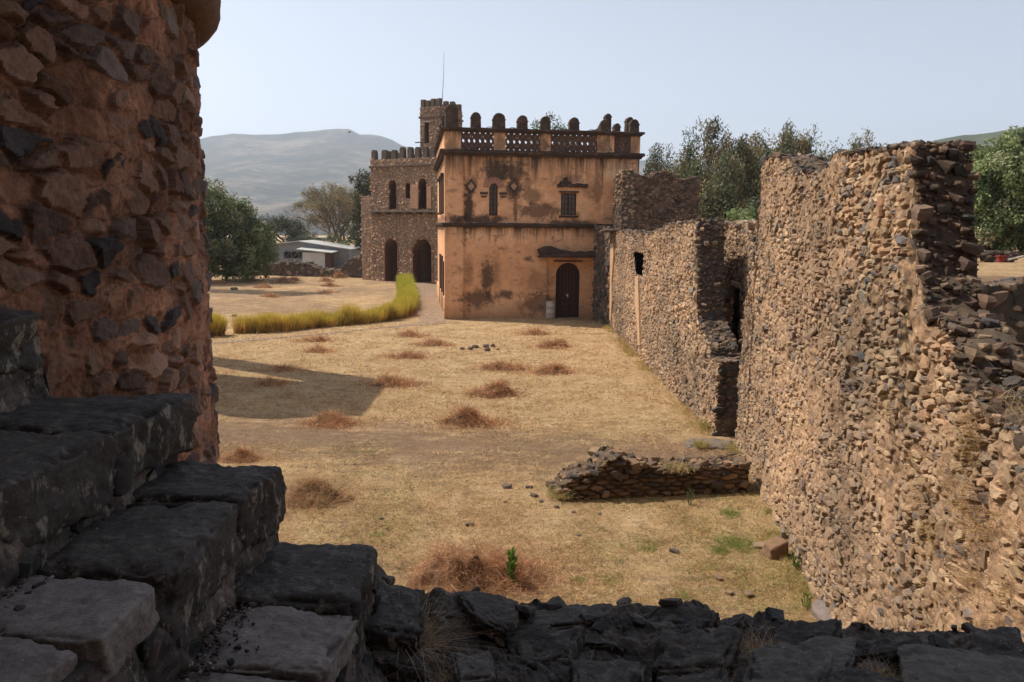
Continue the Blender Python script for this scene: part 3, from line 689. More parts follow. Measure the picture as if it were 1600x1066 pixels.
# the castle block behind and beside the tower, and its second corner tower that throws the long shadow on the lawn
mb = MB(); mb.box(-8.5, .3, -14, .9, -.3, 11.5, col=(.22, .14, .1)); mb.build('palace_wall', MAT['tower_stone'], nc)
mb = MB(); mb.box(.31, 12.5, -14, -5.7, -.3, 12.5, col=(.22, .14, .1)); mb.build('rear_occluder', MAT['tower_stone'], nc)  # unseen mass added behind the camera to block sky light and darken the steps
mb = MB(); cx, cy = -11.3-TC[0], 20.75-TC[1]; an = np.linspace(0, 2*PI, 60)
rr_ = [(1.9, -.2), (1.85, 8.4), (2.0, 8.5), (2.0, 8.7), (1.6, 8.75), (0.02, 8.8)]
mb.grid(np.array([[(cx+math.cos(a)*r, cy+math.sin(a)*r, z) for r, z in rr_] for a in an]), col=(.22, .14, .1))
mb.box(cx-1.6, cx+1.7, cy-1.55, cy+1.75, 8.7, 9.12, col=(.22, .14, .1)); mb.build('corner_tower', MAT['tower_stone'], nc)
mb = MB(); o_ = [(24.65, -.2), (25.5, -.2), (23.95, 10.6), (21.0, 11.0), (21.0, 8.9), (22.95, 8.5)]; o_ = [(a-TC[1], b) for a, b in o_]; A = [(cx-.25, a, b) for a, b in o_]; B = [(cx+.25, a, b) for a, b in o_]
mb.add(A, [list(range(6))]); mb.add(B, [list(range(6))]); mb.add(A+B, [[k, (k+1) % 6, 6+(k+1) % 6, 6+k] for k in range(6)], col=(.22, .14, .1)); mb.build('raking_buttress', MAT['tower_stone'], nc)

# ================================================================== STAIRS
st = empty('stone_staircase', (0, 0, 0), 0, 'dark worn basalt steps climbing left towards the round tower', 'staircase')
Y0 = 2.6
def weld(o):
    bm = bmesh.new(); bm.from_mesh(o.data); bmesh.ops.remove_doubles(bm, verts=bm.verts, dist=.0004); bmesh.ops.recalc_face_normals(bm, faces=bm.faces); bm.to_mesh(o.data); bm.free()
    o.data.polygons.foreach_set('use_smooth', np.ones(len(o.data.polygons), bool)); return o
def slab(name, parent, c4, z, th, seed, col=(.045, .043, .048), n=44, amp=.012, tiltz=(0, 0), k=26, fq=6):
    rs = R_(seed); c4 = [(a+rs.uniform(-.008, .008), b+rs.uniform(-.008, .008)) for a, b in c4]
    mb = MB(); block(mb, c4, z, th, seed, n, k, amp, col, tiltz, 0, fq); return weld(mb.build(name, MAT['basalt'], parent))
XA, XB, XC, XD = at(75, 490, Y0)[0], at(290, 625, Y0)[0], at(440, 725, Y0)[0], at(603, 845, Y0)[0]
ZA, ZB, ZC, ZD = at(40, 484, Y0)[2], at(200, 618, Y0)[2], at(360, 723, Y0)[2], at(530, 841, Y0)[2]
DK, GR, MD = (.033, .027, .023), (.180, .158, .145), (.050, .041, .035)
# step A
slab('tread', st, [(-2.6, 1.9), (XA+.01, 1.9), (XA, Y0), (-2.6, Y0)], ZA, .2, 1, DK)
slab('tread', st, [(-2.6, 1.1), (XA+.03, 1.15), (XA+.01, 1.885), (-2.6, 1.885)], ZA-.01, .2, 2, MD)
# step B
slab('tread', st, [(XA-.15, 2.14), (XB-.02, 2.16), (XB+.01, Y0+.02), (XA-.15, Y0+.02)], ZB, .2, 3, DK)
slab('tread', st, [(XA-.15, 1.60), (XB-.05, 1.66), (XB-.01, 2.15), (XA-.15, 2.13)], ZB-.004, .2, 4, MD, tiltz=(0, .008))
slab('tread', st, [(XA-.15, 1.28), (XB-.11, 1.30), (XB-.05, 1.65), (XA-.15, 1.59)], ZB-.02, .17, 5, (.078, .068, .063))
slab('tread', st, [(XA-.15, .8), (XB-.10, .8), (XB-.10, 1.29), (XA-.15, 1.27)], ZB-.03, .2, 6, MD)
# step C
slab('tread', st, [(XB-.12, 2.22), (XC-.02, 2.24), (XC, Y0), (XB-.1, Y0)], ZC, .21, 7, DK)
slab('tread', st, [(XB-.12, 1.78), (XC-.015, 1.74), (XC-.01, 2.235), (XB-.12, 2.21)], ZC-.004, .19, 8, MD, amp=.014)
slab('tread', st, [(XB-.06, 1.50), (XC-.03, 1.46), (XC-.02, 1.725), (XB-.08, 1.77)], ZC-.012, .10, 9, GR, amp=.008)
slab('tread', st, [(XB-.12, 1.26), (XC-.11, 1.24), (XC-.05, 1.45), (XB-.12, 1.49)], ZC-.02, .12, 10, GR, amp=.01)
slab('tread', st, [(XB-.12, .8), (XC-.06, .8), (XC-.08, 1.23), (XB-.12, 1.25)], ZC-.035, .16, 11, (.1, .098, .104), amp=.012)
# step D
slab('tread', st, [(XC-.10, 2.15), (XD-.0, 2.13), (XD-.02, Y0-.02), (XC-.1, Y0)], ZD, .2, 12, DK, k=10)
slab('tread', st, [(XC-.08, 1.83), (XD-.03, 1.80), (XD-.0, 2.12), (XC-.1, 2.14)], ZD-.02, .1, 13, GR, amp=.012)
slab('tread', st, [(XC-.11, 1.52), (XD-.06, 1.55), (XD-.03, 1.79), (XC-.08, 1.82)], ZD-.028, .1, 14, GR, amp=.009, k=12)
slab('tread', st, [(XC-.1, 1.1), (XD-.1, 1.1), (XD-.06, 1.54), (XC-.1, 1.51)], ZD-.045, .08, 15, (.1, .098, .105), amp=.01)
# risers: lime and rubble under each tread
def riser(x0, x1, z0, z1, seed):
    mb = MB(); ny, nz = 130, 30
    ys = np.linspace(.7, Y0-.015, ny); zs = np.linspace(z0, z1, nz); Yg, Zg = np.meshgrid(ys, zs, indexing='ij')
    P = np.stack([np.full_like(Yg, x1), Yg, Zg], -1); d = .03*fbm(P*8, 5, seed)+.022*fbm(P*26, 4, seed+1)
    P[..., 0] += d+(z1-Zg)*.10
    k = np.clip(.5+1.6*fbm(P*7, 4, seed+7), 0, 1)[..., None]
    col = np.array([.03, .025, .022])*(1-k)+np.array([.13, .095, .075])*k
    mb.grid(P, col=col.reshape(-1, 3))
    xs = np.linspace(x0, x1, 30); Xg, Zg = np.meshgrid(xs, zs, indexing='ij'); Q = np.stack([Xg, np.full_like(Xg, Y0-.015), Zg], -1); Q[..., 1] += .015*fbm(Q*8, 4, seed)
    Q[..., 0] += (z1-Zg)*.12*(Xg-x0)/(x1-x0); mb.grid(Q, col=(.05, .042, .036))
    a = P[:, -1].copy(); b = a.copy(); b[:, 0] = x0; mb.grid(np.stack([a, b]), col=(.06, .05, .045))
    rs = R_(seed); n = 26
    Pp = np.stack([np.full(n, x1+.005), rs.uniform(.9, Y0-.05, n), rs.uniform(z0, z1-.05, n)], -1); one = np.ones((n, 1))
    U, V, N = tilt(one*[0, 1., 0], one*[0, 0, 1.], one*[1., 0, 0], rs, .3); r = rs.uniform(.025, .06, n)
    place_stones(mb, Pp, U, V, N, r*1.4, r*.8, r*.4, palette([(.035, .032, .032), (.10, .068, .055), (.02, .02, .022)], [3, 1, 3], n, rs), rs)
    mb.build('riser', MAT['basalt'], st)
riser(-2.6, XA-.035, ZB-.12, ZA-.06, 51); riser(XA-.2, XB-.055, ZC-.12, ZB-.06, 52); riser(XB-.2, XC-.04, ZD-.14, ZC-.06, 53); riser(XC-.2, XD-.04, 2.85, ZD-.06, 54)
mb = MB(); mb.box(-2.6, XD-.12, .2, Y0-.04, 0, ZD-.2, col=(.05, .045, .04)); mb.box(-2.6, XB-.2, .2, Y0-.04, ZD-.2, ZC-.14, col=(.05, .045, .04)); mb.box(-2.6, XC-.2, .2, Y0-.04, ZD-.21, ZD-.06, col=(.05, .045, .04)); mb.build('masonry_core', MAT['basalt'], st)

# crumbled lime and grit lying in the inner corners of the treads
def grit():
    rs = R_(57); mb = MB()
    for xb, z in ((XA, ZB), (XB, ZC), (XC, ZD)):
        n = 900; q = np.abs(rs.normal(0, .055, n)); P = np.stack([xb-.03+q, rs.uniform(.9, Y0-.03, n), np.full(n, z-.012)], -1)
        k = fbm(P*np.array([9, 5, 1]), 4, 8) > -.05; P = P[k]; n = len(P); one = np.ones((n, 1)); r = rs.uniform(.002, .0065, n)*np.where(rs.rand(n) < .06, 2.2, 1)
        U, V, N = tilt(one*[1., 0, 0], one*[0, 1., 0], one*[0, 0, 1.], rs, .5); U, V = rotuv(U, V, rs.uniform(0, 6, n))
        place_stones(mb, P, U, V, N, r*1.2, r, r*.6, palette([(.17, .145, .125), (.09, .075, .065), (.30, .27, .24), (.045, .04, .036)], [3, 3, 1.2, 3], n, rs), rs)
    mb.build('mortar_grit', MAT['stone'], st)
grit()
# ================================================================== FOREGROUND LANDING / PARAPET RUBBLE
fgw = empty('broken_parapet', (0, 0, 0), 0, 'shaded row of dark broken stones across the bottom, right of the steps', 'wall')
topx = [560, 600, 640, 700, 750, 800, 945, 1010, 1110, 1130, 1200, 1240, 1290, 1310, 1400, 1500, 1600, 1700]
topy = [880, 905, 935, 938, 945, 958, 962, 958, 962, 982, 980, 985, 990, 1000, 1003, 1003, 1005, 1010]
def core():
    nx, ny = 300, 90; mb = MB()
    px = np.linspace(560, 1720, nx); ty = np.interp(px, topx, topy); E = np.array([at(a, b, 2.75) for a, b in zip(px, ty)])
    w = np.linspace(0, 1, ny); G = np.zeros((nx, ny, 3)); G[..., 0] = E[:, 0:1]*(1-.0*w[None]); G[..., 1] = 2.85-w[None]*1.5
    zf = E[:, 2:3]; G[..., 2] = zf-.06*w[None]-.02
    n = fbm(G*np.array([5, 5, 0]), 5, 61); G[..., 2] += .055*n+.045*fbm(G*17, 6, 62, .6)+.006
    G[:, 0, 2] -= .05
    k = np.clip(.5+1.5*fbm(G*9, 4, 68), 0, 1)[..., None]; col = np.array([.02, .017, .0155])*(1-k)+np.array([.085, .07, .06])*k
    mb.grid(G, col=col.reshape(-1, 3)); A = G[:, 0].copy(); B = A.copy(); B[:, 2] = -.2; B[:, 1] += .1; mb.grid(np.stack([A, B]), col=(.08, .06, .05))
    rs = R_(66); n_ = 260; ii = rs.randint(3, nx-3, n_); jj = rs.randint(0, ny-1, n_); P = G[ii, jj]+[0, 0, .004]; one = np.ones((n_, 1))
    U, V, N = tilt(one*[1., 0, 0], one*[0, 1., 0], one*[0, 0, 1.], rs, .5); U, V = rotuv(U, V, rs.uniform(0, 6, n_)); r = rs.uniform(.012, .045, n_)
    place_stones(mb, P, U, V, N, r*1.3, r, r*.5, palette([(.04, .036, .035), (.075, .062, .055), (.02, .02, .021)], [3, 2, 3], n_, rs), rs)
    mb.build('rubble_core', MAT['basalt'], fgw)
core()
def fslab(x0, x1, yt, yb, Yf, seed, col=MD, th=.1, k=9, skew=0, amp=.016, dz=0, tz=(0, 0)):
    """stone whose far edge shows at yt at distance Yf; near edge at picture height yb on the same level"""
    z = at((x0+x1)/2, yt, Yf)[2]
    a, b = at(x0, yt, Yf), at(x1, yt, Yf); d = g((x0+x1)/2, yb, z); Yn = d[1]
    c = at(x0+skew, yb, Yn), at(x1+skew, yb, Yn)
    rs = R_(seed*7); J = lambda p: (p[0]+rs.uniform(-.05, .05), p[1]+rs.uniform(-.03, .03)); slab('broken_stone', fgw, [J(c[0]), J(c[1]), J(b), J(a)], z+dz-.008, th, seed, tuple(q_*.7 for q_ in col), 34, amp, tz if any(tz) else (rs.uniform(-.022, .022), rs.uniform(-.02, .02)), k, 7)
for q in [(590, 668, 905, 990, 2.72, 31, DK, .16), (672, 745, 932, 965, 2.78, 32, DK, .1), (735, 800, 930, 975, 2.76, 33, MD, .1), (800, 948, 946, 972, 2.80, 34, (.10, .088, .08), .09), (945, 1018, 946, 968, 2.80, 35, MD, .1),
          (1010, 1118, 949, 972, 2.8, 36, MD, .1), (1105, 1165, 962, 985, 2.76, 37, DK, .1), (1195, 1315, 966, 1000, 2.72, 38, DK, .13), (1235, 1345, 995, 1042, 2.5, 39, (.10, .088, .08), .07),
          (1330, 1440, 990, 1010, 2.7, 40, DK, .12), (1505, 1600, 966, 1030, 2.66, 41, DK, .17), (1412, 1620, 1006, 1090, 2.45, 42, (.10, .088, .08), .1), (1165, 1290, 1010, 1075, 2.4, 43, (.10, .088, .08), .07),
          (700, 790, 1000, 1060, 2.45, 44, (.10, .088, .08), .07), (800, 890, 985, 1020, 2.6, 45, MD, .08), (905, 985, 985, 1005, 2.65, 46, DK, .08), (890, 1000, 1020, 1090, 2.35, 47, MD, .07), (1030, 1135, 985, 1035, 2.55, 48, MD, .09),
          (600, 660, 985, 1040, 2.5, 49, (.042, .036, .032), .1), (1290, 1400, 1045, 1100, 2.3, 50, MD, .08), (1020, 1150, 1045, 1100, 2.3, 58, DK, .08), (1600, 1720, 985, 1060, 2.6, 59, MD, .14)]:
    fslab(*q)

# ================================================================== PINK BUILDING
PB = math.radians(7.5); PO = g(695, 499); pu = np.array([math.cos(PB), math.sin(PB)]); pv = np.array([-math.sin(PB), math.cos(PB)])
pl = lambda a, b: onplane(a, b, PO, pu)
px_ = lambda a: pl(a, 350)[0]
WL = px_(996); XP1 = px_(724); XP2 = px_(941)
Zm, Zc, Zt = 4.35, 7.6, 8.62
def spot(a, b, rx, rz, amt): s_, z = pl(a, b); return (s_, z, rx, rz, amt)
m_plaster('plaster', [spot(780, 224, .45, .45, .6), spot(850, 228, .4, .5, .6), spot(942, 228, .6, .5, .7), spot(707, 226, .4, .45, .5), spot(990, 230, .35, .5, .6), spot(775, 268, .95, .85, .95), spot(802, 268, .75, .6, .8), spot(733, 325, .34, 1.6, .95), spot(737, 285, .5, .5, .6), spot(804, 295, .65, .6, .9), spot(806, 325, .14, 1.0, .7), spot(825, 285, .4, .35, .5),
                      spot(845, 330, 1.5, .5, .75), spot(830, 305, .6, .5, .6), spot(745, 343, 2.0, .3, .9), spot(893, 350, 1.6, .25, .8), spot(762, 435, .4, 1.2, .85), spot(748, 466, 1.1, .6, .8), spot(792, 461, .5, .25, .8), spot(775, 425, .35, 1.1, .4), spot(733, 425, .3, .9, .4),
                      spot(826, 405, .3, .15, .8), spot(845, 475, 1.4, .7, .7), spot(845, 440, 1.0, .8, .35), spot(710, 343, .7, .3, .6), spot(893, 280, .7, .3, .5), spot(935, 300, .3, 1.0, .5), spot(920, 300, .3, .5, .35)])
pb = empty('palace_library', (PO[0], PO[1], 0), PB, 'two-storey orange-pink plastered building with rounded battlements and a lattice parapet', 'building')
DEP = 11.0
mb = MB(); mb.box(.06, WL-.06, .12, DEP, -.4, Zc-.1); body = mb.build('wall', MAT['plaster'], pb)
def arch_pts(x0, x1, z0, z1, n=14):
    r = (x1-x0)/2; c = (x0+x1)/2; k = z1-r
    return [(x0, z0), (x1, z0)]+[(c+r*math.cos(a), k+r*math.sin(a)) for a in np.linspace(0, PI, n)]
(dx0, dzt), (dx1, _) = pl(871, 411), pl(909, 411); (wx0, wz0), (wx1, wz1) = pl(764.5, 337), pl(778.5, 287); (rx0, rz0), (rx1, rz1) = pl(877, 336), pl(902, 302)
dz0 = 0.05; nx0, nx1, nzt = px_(856), px_(934), pl(880, 403)[1]
boolean(body, [([(nx0, -.5), (nx1, -.5), (nx1, nzt), (nx0, nzt)], -.5, .32)])
boolean(body, [(arch_pts(dx0, dx1, -.5, dzt), .1, .75), (arch_pts(wx0, wx1, wz0, wz1), -.4, .45), ([(rx0, rz0), (rx1, rz0), (rx1, rz1), (rx0, rz1)], -.4, .4)])
mb = MB(); mb.box(0, XP1, 0, .5, -.4, Zc-.1); mb.box(-.02, .10, 0.03, DEP-.03, -.4, 1.0)
mb.build('pilaster', MAT['plaster'], pb)
mb = MB(); mb.box(XP2, WL, .02, .5, -.4, Zc-.1); mb.build('pilaster', MAT['plaster'], pb)
def rim(z0, z1, out, name, mat='cornice', x0=0, x1=None, y1=DEP):
    x1 = WL if x1 is None else x1; mb = MB(); n = 60; P = []
    loop = [(x0-out, -out), (x1+out, -out), (x1+out, y1+out), (x0-out, y1+out), (x0-out, -out)]
    pts = []
    for (a, b), (c, d) in zip(loop[:-1], loop[1:]):
        for k in range(n): pts.append((a+(c-a)*k/n, b+(d-b)*k/n))
    pts.append(loop[0]); pts = np.array(pts); rs = R_(int(z0*100)); w = fbm(np.concatenate([pts*2.2, pts[:, :1]*0+z0], 1), 4, 5)
    ctr = np.array([(x0+x1)/2, y1/2]); ins = np.clip(pts, [x0+.25, .25], [x1-.25, y1-.25])
    ring_ = [np.concatenate([ins, np.full((len(pts), 1), z0)], 1)]
    hh = z1-z0
    for q, sc in ((z0, .35), (z0+hh*.35, .6), (z0+hh*.45, 1.0), (z1-hh*.12, 1.0), (z1, .8)):
        b = np.clip(pts, [x0, 0], [x1, y1]); o_ = b+(pts-b)*sc*(1+.25*w[:, None]); ring_.append(np.concatenate([o_, (q+.03*w*(hh/.25))[:, None]], 1))
    ring_.append(np.concatenate([ins, (z1+.03*w)[:, None]], 1))
    mb.grid(np.stack(ring_, 1)); return mb.build(name, MAT[mat], pb)
rim(Zm-.10, Zm+.10, .11, 'string_course'); rim(Zc-.14, Zc+.12, .2, 'cornice'); rim(Zt-.12, Zt+.06, .17, 'parapet_coping')
# parapet piers + lattice
def pier(x0, x1, y0=0.0, y1=.32): 
    mb = MB(); mb.box(x0, x1, y0, y1, Zc+.05, Zt-.06); return mb.build('parapet_pier', MAT['plaster'], pb)
PN = [(697, 720), (771, 789), (843, 858), (930, 956), (982, 996)]
for a, b in PN: pier(px_(a) if a > 700 else 0, px_(b) if b < 990 else WL)
def lattice(xa, xb, cells):
    mb = MB(); z0, z1 = Zc+.12, Zt-.1; w = (xb-xa)/cells; zc = (z0+z1)/2; yy = (.08, .26)
    def bar(ax, az, bx, bz, t_=.06):
        d = np.array([bx-ax, bz-az]); L = np.linalg.norm(d); n = np.array([-d[1], d[0]])/L*t_
        mb.prism([(ax-n[0], az-n[1]), (bx-n[0], bz-n[1]), (bx+n[0], bz+n[1]), (ax+n[0], az+n[1])], *yy, col=(.14, .085, .062))
    for k in range(cells):
        a, b = xa+k*w, xa+(k+1)*w; c = (a+b)/2
        bar(a, z0, b, z1); bar(a, z1, b, z0); bar(c, z0, c, z1, .045)
        bar(a, zc, c, z1, .05); bar(c, z1, b, zc, .05); bar(a, zc, c, z0, .05); bar(c, z0, b, zc, .05)
        if k: bar(a, z0, a, z1, .03)
    mb.build('lattice', MAT['wood'], pb)
lattice(px_(720), px_(771), 3); lattice(px_(789), px_(843), 3); lattice(px_(858), px_(930), 4); lattice(px_(956), px_(982), 2)
mb = MB(); mb.box(.0, .3, .4, DEP, Zc+.05, Zt-.06); mb.build('parapet_side', MAT['plaster'], pb)
mb = MB(); mb.box(WL-.3, WL, .4, 2.5, Zc+.05, Zt-.06); mb.box(WL-.3, WL, 5, DEP, Zc+.05, Zt-.06); mb.build('parapet_side', MAT['plaster'], pb)
for k in range(7): mb = MB(); mb.box(.35+k*1.35, 1.5+k*1.35, DEP-.3, DEP, Zc+.05, Zt-.06); mb.build('parapet_pier', MAT['plaster'], pb)
def merlon(cx, cy, w, h, d=.34, name='merlon'):
    mb = MB(); rs = R_(int(cx*100) % 997); r = w/2; n = 16
    out = [(-r*1.02, 0), (r*1.02, 0), (r*.94, h-r*.95)]+[(r*.93*math.cos(a), h-r*.95+r*.95*math.sin(a)) for a in np.linspace(0.1, PI-.1, n)]+[(-r*.94, h-r*.95)]
    o2 = np.array(out); P = []
    for y, sc in ((-d/2, .90), (-d/2*.75, 1.0), (d/2*.75, 1.0), (d/2, .90)): P.append(np.stack([o2[:, 0]*sc+cx, np.full(len(o2), cy+y), Zt+.02+o2[:, 1]*(1 if sc == 1 else .97)], -1))
    P = np.array(P); P += .02*fbm(P*4, 3, 3)[..., None]; P2 = np.concatenate([P, P[:, :1]], 1); mb.grid(P2)
    mb.add(P[0], [list(range(len(o2)))]); mb.add(P[-1], [list(range(len(o2)))])
    zb = Zt+.02+h-r*.95; mb.box(cx-r*1.02, cx+r*1.02, cy-d/2-.03, cy+d/2+.03, zb-.05, zb+.0)
    return mb.build(name, MAT['merlon'], pb)
MZ = lambda x, y: pl(x, y)[1]-Zt
for a, b, t_ in ((735, 751, 176), (768.5, 788.5, 177), (806, 823, 181), (842, 858, 182), (886, 902, 184), (934, 949, 187), (979, 994, 187)):
    s0_, s1_ = px_(a), px_(b); merlon((s0_+s1_)/2, .12, s1_-s0_, MZ((a+b)/2, t_))
merlon(.32, .15, .6, 1.05, .5); merlon(.15, 2.6, .4, .9, .5); merlon(.15, 5.0, .4, .9, .5); merlon(.15, 7.4, .4, .9, .5); merlon(.15, 9.8, .4, .9, .5)
merlon(px_(952), .9, .3, .95, .5); merlon(px_(965), 3.5, .5, .8, .4); merlon(WL-.15, 1.5, .35, .9, .5); merlon(WL-.15, 3.8, .35, .9, .5); merlon(px_(976), 6.0, .4, .9, .4)
# low roof humps between merlons
for a in (765, 800, 922, 880):
    mb = MB(); s_ = px_(a); th = np.linspace(0, PI, 9); mb.add([(s_+.2*math.cos(q), .1, Zt+.05+.09*math.sin(q)) for q in th]+[(s_+.2*math.cos(q), .35, Zt+.05+.09*math.sin(q)) for q in th], [[i, i+1, i+10, i+9] for i in range(8)])
    mb.build('coping_stone', MAT['merlon'], pb)
# side face reveals (lit side)
for y, z0, z1 in ((1.5, 5.0, 6.6), (3.4, 5.0, 6.6), (5.6, 5.0, 6.6), (1.2, .2, 2.6), (3.2, .2, 2.8), (5.4, .2, 2.8)): mb = MB(); mb.box(-.03, .07, y, y+.8, z0, z1, col=(.07, .04, .03)); mb.build('shutter', MAT['wood'], pb)
for y in (1.3, 3.2, 5.4): mb = MB(); mb.box(-.12, .07, y, y+1.1, 6.62, 6.75); mb.build('sill', MAT['cornice'], pb); mb = MB(); mb.box(-.1, .07, y, y+1.1, 4.88, 4.98); mb.build('sill', MAT['cornice'], pb)
# door
DKW = (.055, .03, .024)
dr = MB(); dr.prism(arch_pts(dx0+.09, dx1-.09, 0, dzt-.09), .52, .58, col=DKW); door = dr.build('door', MAT['wood'], pb)
mb = MB()
dcx = (dx0+dx1)/2
for k in range(1, 6):
    x = dx0+.09+(dx1-dx0-.18)*k/6; top_ = dzt-.09-(dx1-dx0-.18)/2+math.sqrt(max(0, ((dx1-dx0-.18)/2)**2-(x-dcx)**2)); wd = .035 if k != 3 else .05; mb.box(x-wd/2, x+wd/2, .485, .522, .02, top_, col=(.09, .05, .038))
for k in range(1, 9): z = .1+k*.27; mb.box(dx0+.1, dx1-.1, .492, .523, z, z+.03, col=(.08, .045, .034)) if z < dzt-.6 else None
mb.build('door_bars', MAT['wood'], door)
mb = MB(); mb.box(dcx+.02, dcx+.05, .43, .5, .98, 1.14, col=(.65, .65, .62)); mb.box(dcx-.06, dcx+.05, .42, .45, 1.05, 1.08, col=(.65, .65, .62)); mb.build('handle', MAT['plain'], door)
mb = MB(); A_ = arch_pts(dx0, dx1, 0, dzt, 20)[1:]+[(dx0, 0)]; B_ = arch_pts(dx0+.09, dx1-.09, 0, dzt-.09, 20)[1:]+[(dx0+.09, 0)]
for y in (.4, .6): mb.grid(np.stack([[(x, y, z) for x, z in A_], [(x, y, z) for x, z in B_]]), col=(.05, .028, .022))
mb.grid(np.stack([[(x, .4, z) for x, z in B_], [(x, .6, z) for x, z in B_]]), col=(.05, .028, .022)); mb.build('frame', MAT['wood'], door)
mb = MB(); mb.box(px_(868), px_(913), .22, .325, pl(890, 408.5)[1]-.03, pl(890, 408.5)[1]+.02, col=(.06, .035, .03)); mb.build('door_lintel', MAT['wood'], pb)
# canopy over the door
c0_, c1_ = px_(841), px_(937); zc_ = pl(880, 401)[1]; mb = MB()
n = 60; xs = np.linspace(c0_, c1_, n); hump = .14+.22*np.exp(-((xs-px_(857))/.55)**2)+.04*fbm(np.stack([xs*5, xs*0, xs*0], -1), 3, 4)
G = []
for y, k in ((-.62, 0), (-.62, .55), (-.5, .95), (-.2, 1.05), (.34, 1.1)): G.append(np.stack([xs, np.full(n, y)+.03*fbm(np.stack([xs*6, xs*0+y, xs*0], -1), 2, 2), zc_+.02+hump*k+(.08 if y > -.3 else 0)*k], -1))
mb.grid(np.array(G), col=(.04, .03, .026)); mb.box(c0_, c1_, -.6, .33, zc_-.04, zc_+.03, col=(.03, .022, .02))
for e in (0, -1): mb.add([G_[e] for G_ in G], [[0, 1, 2, 3, 4]], col=(.04, .03, .026))
mb.build('door_canopy', MAT['cornice'], pb)
# windows
def window(outline, y, bars, col=(.075, .04, .03), name='window'):
    mb = MB(); o_ = np.array(outline); c = o_.mean(0); inn = c+(o_-c)*np.array([.80, .90])
    A_ = np.concatenate([o_, o_[:1]]); B_ = np.concatenate([inn, inn[:1]])
    mb.grid(np.stack([[(x, y, z) for x, z in A_], [(x, y, z) for x, z in B_]]), col=col); mb.grid(np.stack([[(x, y, z) for x, z in B_], [(x, y+.08, z) for x, z in B_]]), col=col)
    w = mb.build(name, MAT['wood'], pb); m2 = MB(); m2.add([(x, y+.06, z) for x, z in o_], [list(range(len(o_)))]); m2.build('pane', MAT['glass'], w)
    m3 = MB()
    for a, b, c_, d in bars: m3.box(a, b, y-.01, y+.05, c_, d, col=col)
    m3.build('glazing_bars', MAT['wood'], w); return w
wc = (wx0+wx1)/2; hw = wz1-wz0
window(arch_pts(wx0, wx1, wz0, wz1), .22, [(wc-.02, wc+.02, wz0, wz1-.02)]+[(wx0+.03, wx1-.03, wz0+hw*k/6, wz0+hw*k/6+.035) for k in range(1, 6)])
rc = (rx0+rx1)/2; hw = rz1-rz0
window([(rx0, rz0), (rx1, rz0), (rx1, rz1), (rx0, rz1)], .2, [(rc-.04, rc+.04, rz0, rz1)]+[(rx0+.03, rx1-.03, rz0+hw*k/4, rz0+hw*k/4+.04) for k in range(1, 4)]+[(rx0+(rx1-rx0)*q-.012, rx0+(rx1-rx0)*q+.012, rz0, rz1) for q in (.27, .73)])
mb = MB()
lx0, lx1 = px_(870), px_(917); lz = pl(893, 292)[1]
for k in range(5):
    a = lx0+(lx1-lx0)*k/5; block(mb, [(a, .0), (a+(lx1-lx0)/5+.02, .0), (a+(lx1-lx0)/5+.02, .16), (a, .16)], lz+.14+.02*(k % 2), .17, k, 6, col=(.05, .035, .03))
block(mb, [(rc-.45, .03), (rc+.1, .03), (rc+.1, .16), (rc-.45, .16)], lz+.26, .14, 9, 6, col=(.05, .035, .03)); block(mb, [(rc-.28, .05), (rc-.08, .05), (rc-.08, .16), (rc-.28, .16)], lz+.42, .2, 10, 6, col=(.05, .035, .03))
mb.build('stone_lintel', MAT['cornice'], pb)
mb = MB(); mb.box(rx0-.1, rx1+.1, .04, .2, rz0-.12, rz0-.02, .02); mb.build('sill', MAT['cornice'], pb)
mb = MB(); mb.box(rx0-.12, rx1+.1, .06, .2, rz1+.02, rz1+.09, .02); mb.build('sill', MAT['cornice'], pb)
mb = MB()
for a in np.linspace(.15, PI-.15, 13):   # fan of tuff stones round the arched window
    c, s_ = math.cos(a), math.sin(a); r0, r1 = (wx1-wx0)/2+.03, (wx1-wx0)/2+.30; zc0 = wz1-(wx1-wx0)/2; t_ = .035
    mb.prism([(wc+c*r0+s_*t_, zc0+s_*r0-c*t_), (wc+c*r1+s_*t_, zc0+s_*r1-c*t_), (wc+c*r1-s_*t_, zc0+s_*r1+c*t_), (wc+c*r0-s_*t_, zc0+s_*r0+c*t_)], .085, .14, col=(.42, .22, .16))
for a, b in ((wx0-.42, wx0-.06), (wx1+.06, wx1+.42)): mb.box(a, b, .03, .14, pl(770, 302)[1]-.05, pl(770, 302)[1]+.05, col=(.09, .06, .05)); mb.box(a+.05, b-.05, .07, .14, pl(770, 307)[1]-.05, pl(770, 307)[1]+.02, col=(.12, .075, .06))
mb.build('window_surround', MAT['stone'], pb)
def diamond(a, b, w, h):
    s_, z = pl(a, b); mb = MB(); o_ = [(s_-w, z), (s_, z-h), (s_+w, z), (s_, z+h)]; i_ = [(s_-w*.62, z), (s_, z-h*.62), (s_+w*.62, z), (s_, z+h*.62)]
    O = np.array(o_+o_[:1]); I = np.array(i_+i_[:1]); P = [np.stack([q[:, 0], np.full(5, y), q[:, 1]], -1) for q, y in ((O, .13), (O, .07), (I, .07), (I, .13))]
    mb.grid(np.array(P), col=(.09, .06, .05)); mb.build('diamond_relief', MAT['stone'], pb)
    mb = MB(); mb.add([(x, .112, zz) for x, zz in i_], [[0, 1, 2, 3]], col=(.50, .32, .21)); mb.build('relief_panel', MAT['stone'], pb)
diamond(736.5, 291, .27, .33); diamond(803.5, 291, .25, .31)
# roof deck
mb = MB(); mb.box(.3, WL-.3, .3, DEP-.3, Zc-.3, Zc+.0, col=(.3, .2, .14)); mb.build('roof', MAT['stone'], pb)

